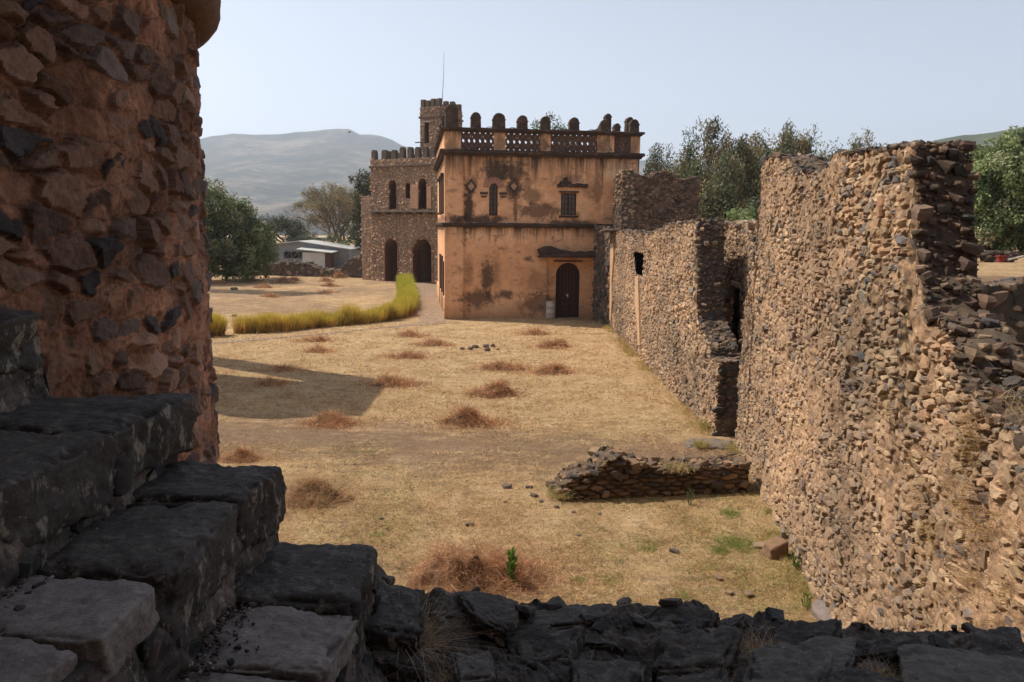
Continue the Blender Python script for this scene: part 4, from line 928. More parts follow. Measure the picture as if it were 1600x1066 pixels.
# barrel by the door
bx_, by_ = g(859, 497)[:2]; bo = empty('barrel', (bx_, by_, hz(bx_, by_)), 0, 'off-white ribbed drum standing left of the arched door', 'barrel')
mb = MB(); an = np.linspace(0, 2*PI, 33); prof_ = [(0, 0), (.26, 0), (.27, .02), (.265, .25), (.285, .27), (.265, .29), (.265, .52), (.285, .54), (.265, .56), (.265, .78), (.28, .8), (.28, .82)]
mb.grid(np.array([[(math.cos(a)*r, math.sin(a)*r, z) for r, z in prof_] for a in an]), col=(.52, .47, .42)); mb.build('drum', MAT['plain'], bo, smooth=True)
mb = MB(); mb.grid(np.array([[(math.cos(a)*r, math.sin(a)*r, z) for r, z in [(.28, .82), (.255, .82), (.25, .80), (0, .80)]] for a in an]), col=(.5, .46, .42)); mb.build('lid', MAT['plain'], bo)

# ================================================================== FAR CASTLE
CA = math.radians(-31); cu = np.array([math.cos(CA), math.sin(CA)]); cvv = np.array([-math.sin(CA), math.cos(CA)]); CR = g(686, 444.5)
cp0 = lambda a, b: onplane(a, b, CR, cu)
sL = cp0(580.5, 350)[0]; CO = CR[:2]+cu*sL; cp = lambda a, b: onplane(a, b, (*CO, 0), cu)
cs_ = lambda a: cp(a, 350)[0]
fc = empty('gate_castle', (CO[0], CO[1], 0), CA, 'battlemented brown stone castle with two tall arches and a square tower', 'castle')
CL = cs_(686)+7; CD = 9; Zl = cp(632, 331)[1]; Zk = cp(632, 259)[1]; Zp = cp(632, 247.5)[1]
mb = MB(); mb.box(0, CL, 0, CD, -.5, Zp, col=(.32, .225, .155)); cb = mb.build('wall', MAT['far_stone'], fc)
arches = []
for a, b, t_, zb_ in ((601, 621, 373, -.6), (645, 674.5, 373, -.6)): arches.append((cs_(a), cs_(b), zb_, cp((a+b)/2, t_)[1]))
for a, b, t_, q in ((609, 620, 281, 327), (635, 642, 284.5, 311), (655, 667, 279, 327)): arches.append((cs_(a), cs_(b), cp((a+b)/2, q)[1], cp((a+b)/2, t_)[1]))
boolean(cb, [(arch_pts(*a), -1, 6.0 if i < 2 else 3.0) for i, a in enumerate(arches)])
a_ = cb.data.attributes.get('tint')
if a_ is None or len(a_.data) != len(cb.data.vertices):
    if a_: cb.data.attributes.remove(a_)
    a_ = cb.data.attributes.new('tint', 'FLOAT_COLOR', 'POINT')
a_.data.foreach_set('color', np.tile([.24, .165, .115, 1.], len(cb.data.vertices)).astype(np.float32))
def cmask(u, v):
    z = v-.3; ok = (z < Zp-.02)
    for x0, x1, z0, z1 in arches:
        r = (x1-x0)/2+.02; c = (x0+x1)/2; ins = (u > x0-.03) & (u < x1+.03) & (z > z0) & (z < z1-r); ins |= ((u-c)**2+(z-(z1-r))**2 < r*r); ok &= ~ins
    return ok
def planar(o, U, N):
    o, U, N = np.array(o, float), np.array(U, float), np.array(N, float)
    def f(u, v):
        m = len(u); return o+U*u[:, None]+np.array([0, 0, 1.])*v[:, None], np.tile(U, (m, 1)), np.tile([0, 0, 1.], (m, 1)), np.tile(N, (m, 1))
    return f
mb = MB(); rs = R_(31)
patch_stones(mb, planar((0, 0, -.3), (1, 0, 0), (0, -1, 0)), CL, Zp+.3, [(.125, .8), (.09, 1.8), (.06, 2.0)], rs, PAL_CASTLE, cmask, 1.25, (.3, .5), (-.6, .1), .25, .3, .84)
patch_stones(mb, planar((0, 6, -.3), (0, -1, 0), (-1, 0, 0)), 6, Zp+.3, [(.17, .8), (.12, 1.8)], rs, PAL_CASTLE, None, 1.25, (.3, .5), (-.6, .1), .25, .3, .84)
mb.build('stonework', MAT['far_stone'], fc)
for x0, x1, z0, z1 in arches:   # reddish brick-lined arch edges
    mb = MB(); A_ = arch_pts(x0, x1, max(z0, -.1), z1, 20)[1:]+[(x0, max(z0, -.1))]; c = (x0+x1)/2; B_ = [(c+(x-c)*1.14, z+(.0 if z < z1-(x1-x0)/2 else .1*(x1-x0))) for x, z in A_]
    col = (.24, .125, .085)
    mb.grid(np.stack([[(x, -.05, z) for x, z in B_], [(x, -.05, z) for x, z in A_], [(x, 1.0, z) for x, z in A_]]), col=col); mb.build('arch_surround', MAT['far_stone'], fc)
mb = MB()
for a, b, t_, q in ((642.5, 654.5, 289, 326), (668, 675, 292, 326)): mb.box(cs_(a), cs_(b), -.09, .05, cp(a, q)[1], cp(a, t_)[1], .02, col=(.42, .25, .16))
mb.build('plaster_panel', MAT['far_stone'], fc)
mb = MB(); mb.box(-.1, CL, -.45, .05, Zl-.05, Zl+.06, .02, col=(.16, .12, .09)); mb.build('ledge', MAT['far_stone'], fc)
mb = MB(); mb.box(-.08, CL, -.14, .05, Zk-.07, Zk+.07, .02, col=(.13, .095, .075)); mb.build('cornice', MAT['far_stone'], fc)
for k in range(9): mb = MB(); x = .9+k*.98; mb.box(x-.07, x+.07, -.72, .02, Zl-.18, Zl-.06, col=(.10, .08, .065)); mb.build('bracket', MAT['wood'], fc)
def cmer(x, w, y=.05, z=None, h=.85, d=.45, nm='merlon', yaxis=False):
    mb = MB(); z = Zp-.02 if z is None else z
    o_ = [(-w/2, 0), (w/2, 0), (w/2*.95, h*.78), (w/4, h), (-w/4, h), (-w/2*.95, h*.78)]
    if yaxis: mb.prism([(x+a*.8, z+b) for a, b in o_], y, y+w, col=(.12, .095, .075))
    else: mb.prism([(x+a, z+b) for a, b in o_], y, y+d, col=(.12, .095, .075))
    if nm == 'merlon':
        pass
    mb.build(nm, MAT['far_stone'], fc)
for a, b in ((580.5, 589), (596, 606), (611, 620.5), (624, 633), (636, 645), (647.5, 657), (660, 669), (672, 680.5)): cmer((cs_(a)+cs_(b))/2-.04, (cs_(b)-cs_(a))*.72, d=.34, h=cp(a, 236.5 if a < 620 else 233)[1]-Zp+ (0 if a < 620 else .05)+.12)
for k in range(5): cmer(cs_(686)+.5+k*1.1, .6)
for k in range(4): mb = MB(); y = 1.6+k*1.6; mb.box(.0, .4, y, y+.7, Zp-.02, Zp+.8, .05, col=(.12, .095, .075)); mb.build('merlon', MAT['far_stone'], fc)
# lower wing to the left
wl = -(cs_(580.5)-cs_(560)); Zw = cp(570, 306)[1]
mb = MB(); mb.box(wl, .05, .35, CD, -.5, Zw, col=(.32, .225, .155))
patch_stones(mb, planar((wl, .35, -.3), (1, 0, 0), (0, -1, 0)), -wl, Zw+.3, [(.125, .8), (.09, 1.8), (.06, 2)], rs, PAL_CASTLE, None, 1.25, (.3, .5), (-.6, .1), .25, .3, .84)
mb.build('low_wing', MAT['far_stone'], fc)
# square tower
Tq = at(687, 200, 62.5)[:2]-CO; tx, ty = Tq @ cu, Tq @ cvv
tw = tx-onplane(656.5, 200, (*(CO+cvv*ty), 0), cu)[0]; td = onplane(722, 200, (*(CO+cu*tx+cvv*ty), 0), cvv)[0]
tz = lambda y: at(687, y, 62.5)[2]
tow = MB(); tow.box(tx-tw, tx, ty, ty+td, Zp-3, tz(166), col=(.22, .155, .11))
tb = tow.build('tower', MAT['far_stone'], fc)
sx0, sx1 = [onplane(q, 200, (*(CO+cvv*ty), 0), cu)[0] for q in (663, 670)]
boolean(tb, [([(sx0, tz(223)), (sx1, tz(223)), (sx1, tz(190)), (sx0, tz(190))], ty-1, ty+1.4)])
a_ = tb.data.attributes.get('tint')
if a_: tb.data.attributes.remove(a_)
a_ = tb.data.attributes.new('tint', 'FLOAT_COLOR', 'POINT'); a_.data.foreach_set('color', np.tile([.20, .14, .10, 1.], len(tb.data.vertices)).astype(np.float32))
mb = MB(); hT = tz(166)-Zp+.6
patch_stones(mb, planar((tx-tw, ty, Zp-.6), (1, 0, 0), (0, -1, 0)), tw, hT, [(.12, .8), (.085, 1.8), (.06, 2)], rs, PAL_CASTLE, lambda u, v: ~((u > sx0-tx+tw-.05) & (u < sx1-tx+tw+.05) & (v+Zp-.6 > tz(223)) & (v+Zp-.6 < tz(190))), 1.25, (.3, .5), (-.6, .1), .25, .3, .84)
patch_stones(mb, planar((tx, ty, Zp-.6), (0, 1, 0), (1, 0, 0)), td, hT, [(.12, .8), (.085, 1.8), (.06, 2)], rs, PAL_CASTLE, None, 1.25, (.3, .5), (-.6, .1), .25, .3, .84)
mb.build('tower_stonework', MAT['far_stone'], tb)
mb = MB(); mb.box(tx-tw-.1, tx+.1, ty-.1, ty+td+.1, tz(183), tz(180.5), .02, col=(.12, .09, .07)); mb.build('tower_cornice', MAT['far_stone'], tb)
mb = MB(); mb.box(sx0-.25, sx1+.2, ty-.06, ty+.1, tz(189.5), tz(187.5), col=(.45, .4, .34)); mb.build('lintel', MAT['far_stone'], tb)
mb = MB(); mb.box(tx-tw-.5, tx-tw+.3, ty-.05, ty+.08, tz(221.5), tz(220), col=(.1, .08, .07)); mb.build('beam', MAT['wood'], tb)
for q in range(4):
    for (x, y) in ((tx-tw+.22+q*(tw-.44)/3, ty+.18), (tx-.18, ty+.22+q*(td-.44)/3), (tx-tw+.22+q*(tw-.44)/3, ty+td-.18)):
        m = MB(); m.box(x-.2, x+.2, y-.17, y+.17, tz(166)-.02, tz(153)-.1*(q % 2), .04, col=(.12, .095, .075)); m.build('merlon', MAT['far_stone'], tb)
A_ = np.array([tx-.9, ty+td*.5, tz(158)]); aw = at(694, 81, 63.6); al = np.array([(aw[:2]-CO) @ cu, (aw[:2]-CO) @ cvv, aw[2]])
mb = MB(); mb.tube([A_, (A_+al)/2+[.04, 0, 0], al], [.03, .022, .012], 6, col=(.25, .25, .26)); mb.build('antenna', MAT['plain'], tb)

# ================================================================== STRAW, GRASS, HAY
def blades(mb, P, D, L, Wd, bend, col, colt=None, seg=2, rs=None):
    """curved tapering blades: base P, direction D, length L, width Wd, bend vectors (n,3)"""
    n = len(P); t_ = np.linspace(0, 1, seg+1); sdv = np.cross(D, rs.normal(0, 1, (n, 3))); sdv /= np.linalg.norm(sdv, axis=1)[:, None]+1e-9
    C = P[:, None]+D[:, None]*L[:, None, None]*t_[None, :, None]+bend[:, None]*(t_**2)[None, :, None]
    w = (Wd[:, None]*(1-.85*t_[None]**1.5))[..., None]/2
    A, B = C-sdv[:, None]*w, C+sdv[:, None]*w; V = np.stack([A, B], 2).reshape(n, -1, 3); m = (seg+1)*2
    base = (np.arange(n)*m)[:, None]; F_ = np.concatenate([np.stack([base+2*k, base+2*k+1, base+2*k+3, base+2*k+2], -1).reshape(-1, 4) for k in range(seg)])
    if colt is None: CC = np.repeat(col, m, 0)
    else:
        tt = np.repeat(np.clip(t_*2.0-1.0, 0, 1), 2)[None, :, None]; CC = (col[:, None]*(1-tt)+colt[:, None]*tt).reshape(-1, 3)
    mb.add(V.reshape(-1, 3), F_, col=CC)
def sph(n, rs, up=0.0):
    v = rs.normal(0, 1, (n, 3)); v[:, 2] = np.abs(v[:, 2])*up if up else v[:, 2]; return v/np.linalg.norm(v, axis=1)[:, None]
SUNNY = [(.60, .40, .20), (.74, .54, .29), (.45, .285, .14), (.25, .15, .075), (.84, .67, .41)]
def lawn():
    rs = R_(71); mb = MB()
    N = 380000; u = rs.rand(N); Y = 6.3/(1-u*(1-6.3/34)); xr = rs.uniform(-.42, .56, N); X = xr*Y
    def side(P0, P1): return (X-P0[0])*(P1[1]-P0[1])-(Y-P0[1])*(P1[0]-P0[0])
    wallx = NW0[0]+(Y-NW0[1])*(NW1[0]-NW0[0])/(NW1[1]-NW0[1]); wx2 = FW0[0]+(Y-FW0[1])*(FW1[0]-FW0[0])/(FW1[1]-FW0[1])
    ok = X < np.where(Y < 15.2, wallx, wx2)-.02; ok &= ((X+4.35)**2+(Y-4.14)**2) > 6.5
    p = np.stack([X, Y, X*0], -1); dens = .55+.9*fbm(p*1.1, 4, 12)
    yy = Y+X*.12; band = np.clip(1-np.abs(yy-14.6)/2.6, 0, 1); dens -= band*.45
    ok &= rs.rand(N) < dens; X, Y = X[ok], Y[ok]; n = len(X); P = np.stack([X, Y, hgt(X, Y)-.003], -1)
    q = np.stack([X, Y, X*0], -1); gr = np.clip(fbm(q*.6, 4, 33)*2.4+.22+(9.5-Y)*.03, 0, 1)*(Y < 17)
    wx = NW0[0]+(Y-NW0[1])*(NW1[0]-NW0[0])/(NW1[1]-NW0[1]); gr = np.clip(gr+np.clip(1-np.abs(wx-X-.7)/1.1, 0, 1)*1.1*(Y < 14), 0, 1)
    tall = (rs.rand(n) < .03)
    D = sph(n, rs); D[:, 2] = np.abs(D[:, 2])*.35+.06; up = rs.rand(n) < .25; D[up, 2] += .8; D /= np.linalg.norm(D, axis=1)[:, None]
    L = rs.uniform(.03, .11, n)*(1+.5*(Y > 14)); W_ = .0042*Y/9*rs.uniform(.6, 1.6, n)
    col = palette(SUNNY, [4, 3, 3, 2.4, 1.3], n, rs, .2)
    red = np.clip(fbm(q*.9+5, 4, 44)*2.2+.2, 0, 1)[:, None]*.6*(Y < 13)[:, None]; col = col*(1-red)+np.array([.33, .17, .085])*red
    g_ = rs.rand(n) < gr*.5; col[g_] = palette([(.15, .22, .05), (.24, .29, .08), (.32, .33, .11)], [2, 3, 2], int(g_.sum()), rs, .2)
    b = rs.normal(0, 1, (n, 3))*(L*.3)[:, None]; b[:, 2] = -np.abs(b[:, 2])*.5
    blades(mb, P, D, L, W_, b, col, rs=rs)
    # golden tall grass rooted along the foot of the walls
    def foot(A, B, k, off, hh, green):
        t_ = rs.rand(k); A, B = np.array(A[:2]), np.array(B[:2]); d = B-A; nn = np.array([d[1], -d[0]])/np.linalg.norm(d); nn = nn*(1 if nn[0] < 0 else -1)
        cl = fbm(np.stack([t_*np.linalg.norm(d)*1.5, t_*0, t_*0], -1), 3, 9); kk = rs.rand(k) < .45+cl*1.2; t_ = t_[kk]; m = len(t_)
        q = A+d*t_[:, None]+nn*(np.abs(rs.normal(0, off, m))+.03)[:, None]; P = np.concatenate([q, (hgt(q[:, 0], q[:, 1])-.01)[:, None]], 1)
        D = sph(m, rs, 2.2); L = rs.uniform(.35, 1, m)*hh; b = rs.normal(0, 1, (m, 3))*(L*.35)[:, None]; b[:, 2] = -np.abs(b[:, 2])*.6
        c = palette([(.52, .38, .16), (.42, .30, .12)], [1, 1], m, rs); gg = rs.rand(m) < green; c[gg] = palette([(.16, .23, .06), (.25, .30, .08)], [1, 1], int(gg.sum()), rs)
        blades(mb, P, D, L, .004*q[:, 1]/9*rs.uniform(.6, 1.3, m), b, c, rs=rs)
    foot(NW0, g(1290, 960), 9000, .16, .14, .35); foot(FW0, FW1, 9000, .16, .20, .05); foot(LA_, LB_, 3500, .08, .1, .3)
    tag(mb.build('dry_grass', MAT['straw']), kind='stuff')
lawn()
def hay(px, py, w, h, seed, n, big=False, shade=0, col=None):
    c = g(px, py-h*.25); Yd = c[1]; rx = w/F*Yd/2*1.18; ry = rx*(.8 if big else .62); hh = max(.07, h/F*Yd*.70); rs = R_(seed)
    LUMP = [(rs.uniform(-.6, .6), rs.uniform(-.5, .5), rs.uniform(.2, .45), rs.uniform(.25, .6)) for _ in range(4)]
    mb = MB(); na, nr = 40, 14; A, Rr = np.meshgrid(np.linspace(0, 2*PI, na), np.linspace(0, 1, nr), indexing='ij')
    def dome(x, y):
        r = np.sqrt(x*x+y*y); p = np.stack([x*rx*3.5+seed, y*ry*3.5, x*0], -1)
        an_ = np.arctan2(y, x); rr_ = r/(1+.35*fbm(np.stack([np.cos(an_)*1.6+seed, np.sin(an_)*1.6, r*0], -1), 3, seed+1))
        z_ = hh*np.clip(1-rr_**1.6, 0, 1)**.9*.62
        for lx, ly, lr, lh in LUMP: z_ = z_+hh*lh*np.exp(-((x-lx)**2+(y-ly)**2)/lr**2)*np.clip(1.2-r, 0, 1)
        return z_*(.8+1.2*fbm(p, 4, seed))-.03
    X, Y = np.cos(A)*Rr, np.sin(A)*Rr; Z = dome(X, Y)
    pal = col or [(.40, .235, .12), (.30, .165, .08), (.50, .32, .17), (.22, .115, .06), (.58, .42, .25)]
    mb.grid(np.stack([X*rx, Y*ry, Z*.72-.012], -1), col=np.array(pal[3])*.7)  # mound coloured dark to stand for shade beneath the hay
    a = rs.rand(n)*2*PI; r = np.abs(rs.normal(0, .68, n)); r = np.where(r > 1.9, rs.rand(n), r); x, y = np.cos(a)*r, np.sin(a)*r
    P = np.stack([x*rx, y*ry, np.maximum(dome(x, y), 0)*rs.uniform(.72, 1.05, n)+.004], -1)
    Lb = (.075 if not big else .09)*(1+Yd*.045); L = rs.uniform(.4, 1.3, n)*Lb; D = sph(n, rs); D[:, 2] = D[:, 2]*.45+.16; D /= np.linalg.norm(D, axis=1)[:, None]
    b = rs.normal(0, 1, (n, 3))*(L*.55)[:, None]; cc = palette(pal, [4, 3, 3, 2.2, 1.0], n, rs, .3)*.86
    k = np.clip(fbm(P*5+seed, 3, 5)*2+.3, 0, 1)[:, None]; cc = cc*(1-.3*k)+cc*np.array([1.0, .72, .6])*.3*k
    blades(mb, P, D, L, .0034*Yd/9*rs.uniform(.6, 1.5, n)*(1.25 if Yd > 14 else 1), b, cc, rs=rs, seg=3 if big else 2)
    o = mb.build('hay_pile', MAT['straw'], loc=(c[0], c[1], hz(c[0], c[1]))); return o
HP = [
 (752, 922, 225, 100, 12000, 'biggest heap of raked russet hay, with a green plant growing out of its front'),
 (490, 794, 118, 46, 7000, 'thick hay heap showing just right of the stair blocks'),
 (378, 722, 95, 16, 2500, 'pale flat hay heap peeping out above the stair block beside the round tower'),
 (732, 670, 95, 32, 5000, 'wide pointed hay heap in the sun, just beyond the bare earth strip'),
 (522, 670, 92, 24, 4500, 'straw-pale hay heap just below the big tower shadow'),
 (616, 607, 80, 19, 3500, 'hay heap touching the tip of the big tower shadow'),
 (770, 622, 76, 22, 3500, 'rounded hay heap in mid-lawn, straight behind the pointed one'),
 (870, 586, 72, 18, 3000, 'rightmost of the mid-lawn hay heaps, well before the barrel'),
 (785, 579, 72, 16, 3000, 'long low hay heap in front of the dark hearth stones'),
 (866, 546, 50, 14, 2200, 'small hay heap right of the dark hearth stones'),
 (835, 524, 46, 8, 1500, 'thin hay scatter nearest the barrel and door'),
 (638, 561, 64, 10, 2000, 'flat hay heap left of the dark hearth stones, before two smaller ones'),
 (676, 542, 54, 11, 1800, 'hay heap immediately left of the single dark stone'),
 (640, 527, 46, 7, 1200, 'faint hay heap just in front of the bend in the grass hedge'),
 (495, 534, 48, 6, 1200, 'thin hay line closest to the middle of the grass hedge'),
 (499, 551, 46, 7, 1200, 'second thin hay line, between the hedge and the shadow'),
 (444, 580, 54, 9, 1500, 'hay heap lying in the upper arm of the tower shadow'),
 (425, 604, 60, 9, 1500, 'hay heap in the dark body of the tower shadow, near its lit notch'),
 (341, 446, 22, 7, 500, 'small hay heap at the far left beside the leafy tree'),
 (411, 451, 34, 6, 600, 'grey-brown hay heap in front of the dark gap in the rubble bank'),
 (443, 443, 24, 8, 500, 'far hay heap in the field, below the shed window'),
 (459, 440, 16, 5, 400, 'tiny far hay heap under the shed lean-to'),
 (511, 442, 20, 8, 500, 'upper one of two touching far hay heaps before the rubble bank'),
 (514, 449, 26, 5, 600, 'lower one of two touching far hay heaps before the rubble bank'),
 (530, 437, 20, 9, 500, 'yellow far hay heap leaning near the end of the rubble bank'),
 (513, 459, 24, 5, 500, 'dark hay heap lying in the shaded band of the far field'),
 (424, 465, 26, 5, 500, 'dark low hay heap at the left of the shaded band of the far field')]
for i, (a, b, w, h, n, lab) in enumerate(HP):
    pal = None
    if i in (1,): pal = [(.62, .42, .24), (.46, .29, .16), (.74, .55, .33), (.30, .18, .10), (.8, .64, .42)]
    elif i in (0,): pal = [(.62, .35, .19), (.48, .245, .13), (.72, .47, .28), (.30, .16, .09), (.76, .58, .38)]
    elif 2 <= i: pal = [(.66, .40, .22), (.52, .29, .155), (.76, .50, .29), (.34, .19, .105), (.82, .60, .37)]
    tag(hay(a, b, w, h, 100+i, n, i < 2, 0, pal), lab, 'hay pile', 'hay heaps raked up on the dry lawn')

# grass hedge -----------------------------------------------------------------
def hedge(pts, n, label, seed, wd=.42, H=.82):
    rs = R_(seed); C = np.array([g(a, b)[:2] for a, b in pts]); cs = np.concatenate([[0], np.cumsum(np.linalg.norm(np.diff(C, axis=0), axis=1))]); L = cs[-1]
    s_ = rs.rand(n)*L; c = np.stack([np.interp(s_, cs, C[:, 0]), np.interp(s_, cs, C[:, 1])], -1)
    a = rs.rand(n)*2*PI; r = np.sqrt(rs.rand(n))*wd*(1+.5*fbm(np.stack([s_*1.4, s_*0, s_*0], -1), 4, seed)); q = c+np.stack([np.cos(a)*r, np.sin(a)*r], -1)
    z = hgt(q[:, 0], q[:, 1]); P = np.concatenate([q, z[:, None]-.01], 1)
    h = H*(1+.1*np.clip((q[:, 1]-34)/3, 0, 1))*(.86+.5*fbm(np.stack([q[:, 0]*1.8, q[:, 1]*1.8, q[:, 0]*0], -1), 4, 3))*rs.uniform(.5, 1.2, n)*(1-.28*(r/wd)**4)
    D = np.zeros((n, 3)); D[:, 2] = 1; D[:, 0] = rs.normal(0, .10, n)+np.cos(a)*r/wd*.16; D[:, 1] = rs.normal(0, .10, n)+np.sin(a)*r/wd*.16; D /= np.linalg.norm(D, axis=1)[:, None]
    b = rs.normal(0, 1, (n, 3))*.10; b[:, 2] = -np.abs(b[:, 2])*.5
    far = np.clip((q[:, 1]-32)/10, 0, 1)[:, None]
    cl = (1+.8*fbm(np.stack([q[:, 0]*3.2, q[:, 1]*3.2, q[:, 0]*0], -1), 3, 17))[:, None]; cb = palette([(.50, .31, .10), (.60, .40, .14), (.36, .21, .075)], [3, 2, 2], n, rs)*cl; ct = palette([(.66, .54, .08), (.72, .56, .11), (.54, .52, .07)], [3, 3, 2], n, rs)
    cb = cb*(1-far*.6)+np.array([.30, .34, .06])*far*.6; ct = ct*(1-far*.5)+np.array([.40, .52, .08])*far*.5
    mb = MB(); blades(mb, P, D, h, rs.uniform(.014, .03, n), b, cb, ct, rs=rs, seg=3)
    o = mb.build('grass_hedge', MAT['straw']); return tag(o, label, 'hedge', 'rows of tall yellow-green grass edging the path')
hedge([(376, 520), (420, 518), (480, 512), (540, 506), (600, 500), (628, 493), (637, 482), (637, 468), (634, 455), (631, 447)], 62000, 'long curving hedge of tall yellow-green grass beside the cobbled path', 81)
hedge([(310, 526), (341, 524)], 9000, 'short clump of tall yellow grass, cut off by a gap from the long hedge', 82, .40, .78)

# ================================================================== STONES
RK = []
for k in range(5):
    rs = R_(400+k); V, Fc = PROT[k*5]; mb = MB(); mb.add(V*np.array([1, .8, .9]), Fc, col=(.15, .12, .10) if k != 2 else (.28, .2, .14)); RK.append(mb)
rk_me = [m.build('loose_stone', MAT['stone']) for m in RK]
for o in rk_me: COL.objects.unlink(o)
def stone(px, py, w, label, k=0, group='loose stones lying on the lawn', col=None, flat=.6, rz=None, me=None):
    c = g(px, py); r = w/F*c[1]/2; o = rk_me[k].copy(); COL.objects.link(o); rs = R_(int(px*3+py)); o.location = (c[0], c[1], hz(c[0], c[1])+r*flat*.35)
    o.scale = (r, r, r*flat*1.2); o.rotation_euler = (rs.uniform(-.2, .2), rs.uniform(-.2, .2), rs.rand()*6 if rz is None else rz); return tag(o, label, 'stone', group)
for i, (a, b, w, k, lab) in enumerate([
 (722, 546, 9, 0, 'single small dark stone left of the hearth stones'), (735, 546, 12, 1, 'left stone of the dark hearth ring'), (744, 543, 13, 3, 'second dark hearth stone, leaning on the left one'),
 (759, 542, 13, 4, 'dark hearth stone left of the pair with a white spot'), (770, 541, 12, 0, 'upright dark hearth stone at the right end'), (762, 548, 13, 1, 'front dark hearth stone, nearest the viewer'), (777, 546, 6, 3, 'chip of dark stone just right of the hearth ring')]):
    stone(a, b, w, lab, k, 'dark hearth stones on the lawn', flat=.8)
for i, (a, b, w, k, lab) in enumerate([
 (793, 762, 22, 3, 'grey stone alone on the grass, left of the low wall end'), (826, 763, 14, 0, 'small grey stone second left of the low wall end'), (834, 775, 15, 4, 'broken stone in the scatter left of the low wall'),
 (845, 784, 11, 1, 'chip nearest the low wall end'), (734, 819, 16, 0, 'flat stone above the biggest hay heap'), (870, 793, 13, 1, 'flat chip in front of the low wall end'), (897, 801, 10, 3, 'dark chip just in front of the low wall'),
 (937, 803, 7, 4, 'tiny dark chip in front of the low wall'), (904, 836, 8, 0, 'dark chip in the middle of the near grass'), (789, 784, 8, 1, 'small pebble below the lone grey stone'), (520, 797, 13, 3, 'dark stone at the foot of the stairside hay heap'),
 (555, 728, 7, 0, 'dark pebble on the bare earth strip, left'), (596, 814, 9, 4, 'dark pebble right of the stairside hay heap'), (605, 829, 8, 1, 'stone chip on the grass above the lower stair block'), (478, 732, 5, 0, 'pebble left on the bare earth strip'),
 (649, 747, 5, 1, 'pebble in the middle of the bare earth'), (1140, 927, 20, 2, 'pale tan stone near the parapet'), (1170, 930, 24, 2, 'flat tan flake near the foot of the sunlit wall'), (1052, 862, 22, 3, 'dark clod in the near grass, left of the pale flake'),
 (1123, 905, 22, 2, 'pale flake half buried in the near grass'), (1110, 745, 9, 4, 'chip on top of the ground behind the low wall'), (366, 453, 14, 0, 'dark stone in the far field before the leafy tree'), (366, 495, 12, 1, 'clod in the far field above the grass hedge')]):
    stone(a, b, w, lab, k)
def big_block():
    c = g(1215, 866); mb = MB(); r = 38/F*c[1]/2; block(mb, [(-r, -r*.7), (r, -r*.6), (r*.95, r*.7), (-r*.9, r*.75)], r*1.45, r*1.5, 77, 10, 14, .01, (.24, .15, .095), (.02, .01), 0, 5)
    o = weld(mb.build('squared_block', MAT['stone'], loc=(c[0]-.03, c[1], hz(c[0], c[1])-.02))); o.rotation_euler = (.05, -.06, .35); tag(o, 'squared brown stone block lying at the foot of the sunlit wall', 'stone block')
    c = g(1190, 852); mb = MB(); block(mb, [(-.13, -.07), (.12, -.1), (.14, .1), (-.12, .09)], .04, .06, 78, 8, 7, .01, (.32, .24, .17)); tag(weld(mb.build('flat_stone', MAT['stone'], loc=(c[0], c[1], hz(c[0], c[1])))), 'flat tan stone tucked left of the squared block', 'stone')
    c = g(1108, 697); mb = MB(); block(mb, [(-.55, -.3), (.35, -.42), (.6, .25), (-.35, .35)], .045, .16, 79, 26, 5, .035, (.17, .14, .115)); tag(weld(mb.build('flat_rock', MAT['stone'], loc=(c[0], c[1]+.1, hz(c[0], c[1])))), 'broad flat grey rock behind the low stone stub', 'rock')
    c = g(1292, 960); mb = MB(); block(mb, [(-.3, -.3), (.3, -.3), (.25, .3), (-.25, .28)], .12, .2, 80, 12, 5, .02, (.22, .18, .165)); tag(weld(mb.build('footing_rock', MAT['stone'], loc=(c[0]+.12, c[1]-.1, hz(c[0], c[1])))), 'grey rock at the wall foot just beyond the parapet', 'rock')
big_block()

# plants ----------------------------------------------------------------------
def leafplant(loc, h, n, seed, name, label, cat, cols, ll=.09, lw=.03, spread=.06, group=None):
    rs = R_(seed); r = empty(name, loc, 0, label, cat, group); mb = MB(); ms = MB()
    for k in range(5):
        a = rs.rand()*2*PI; tip = np.array([math.cos(a)*spread*rs.uniform(.3, 1.2), math.sin(a)*spread, h*rs.uniform(.7, 1)]); base = tip*np.array([.25, .25, 0])
        P = np.array([base+(tip-base)*q+np.array([math.cos(a), math.sin(a), 0])*.02*math.sin(q*PI) for q in np.linspace(0, 1, 5)]); ms.tube(P, np.linspace(.006, .003, 5), 5, col=(.12, .16, .05))
        m = n//5; q = rs.uniform(.1, 1.0, m); C = np.stack([np.interp(q, np.linspace(0, 1, 5), P[:, i]) for i in range(3)], -1)
        D = sph(m, rs); D[:, 2] = np.abs(D[:, 2])+.7; D /= np.linalg.norm(D, axis=1)[:, None]; sv = np.cross(D, sph(m, rs)); sv /= np.linalg.norm(sv, axis=1)[:, None]; L = ll*rs.uniform(.6, 1.2, m)[:, None]
        nn = np.cross(D, sv); V = np.stack([C, C+D*L*.45+sv*lw/2+nn*L*.08, C+D*L, C+D*L*.45-sv*lw/2+nn*L*.08], 1).reshape(-1, 3)
        mb.add(V, (np.arange(m)*4)[:, None]+np.arange(4), col=np.repeat(palette(cols, [1]*len(cols), m, rs), 4, 0))
    mb.build('foliage', MAT['leaf'], r); ms.build('stem', MAT['plain'], r)
GRN = [(.13, .24, .04), (.18, .30, .06), (.09, .17, .03)]
c = g(803, 912); leafplant((c[0], c[1]-.05, hz(*c[:2])+.02), .46, 130, 1, 'leafy_plant', 'bright green leafy plant growing out of the biggest hay heap', 'plant', GRN, .10, .034, .07)
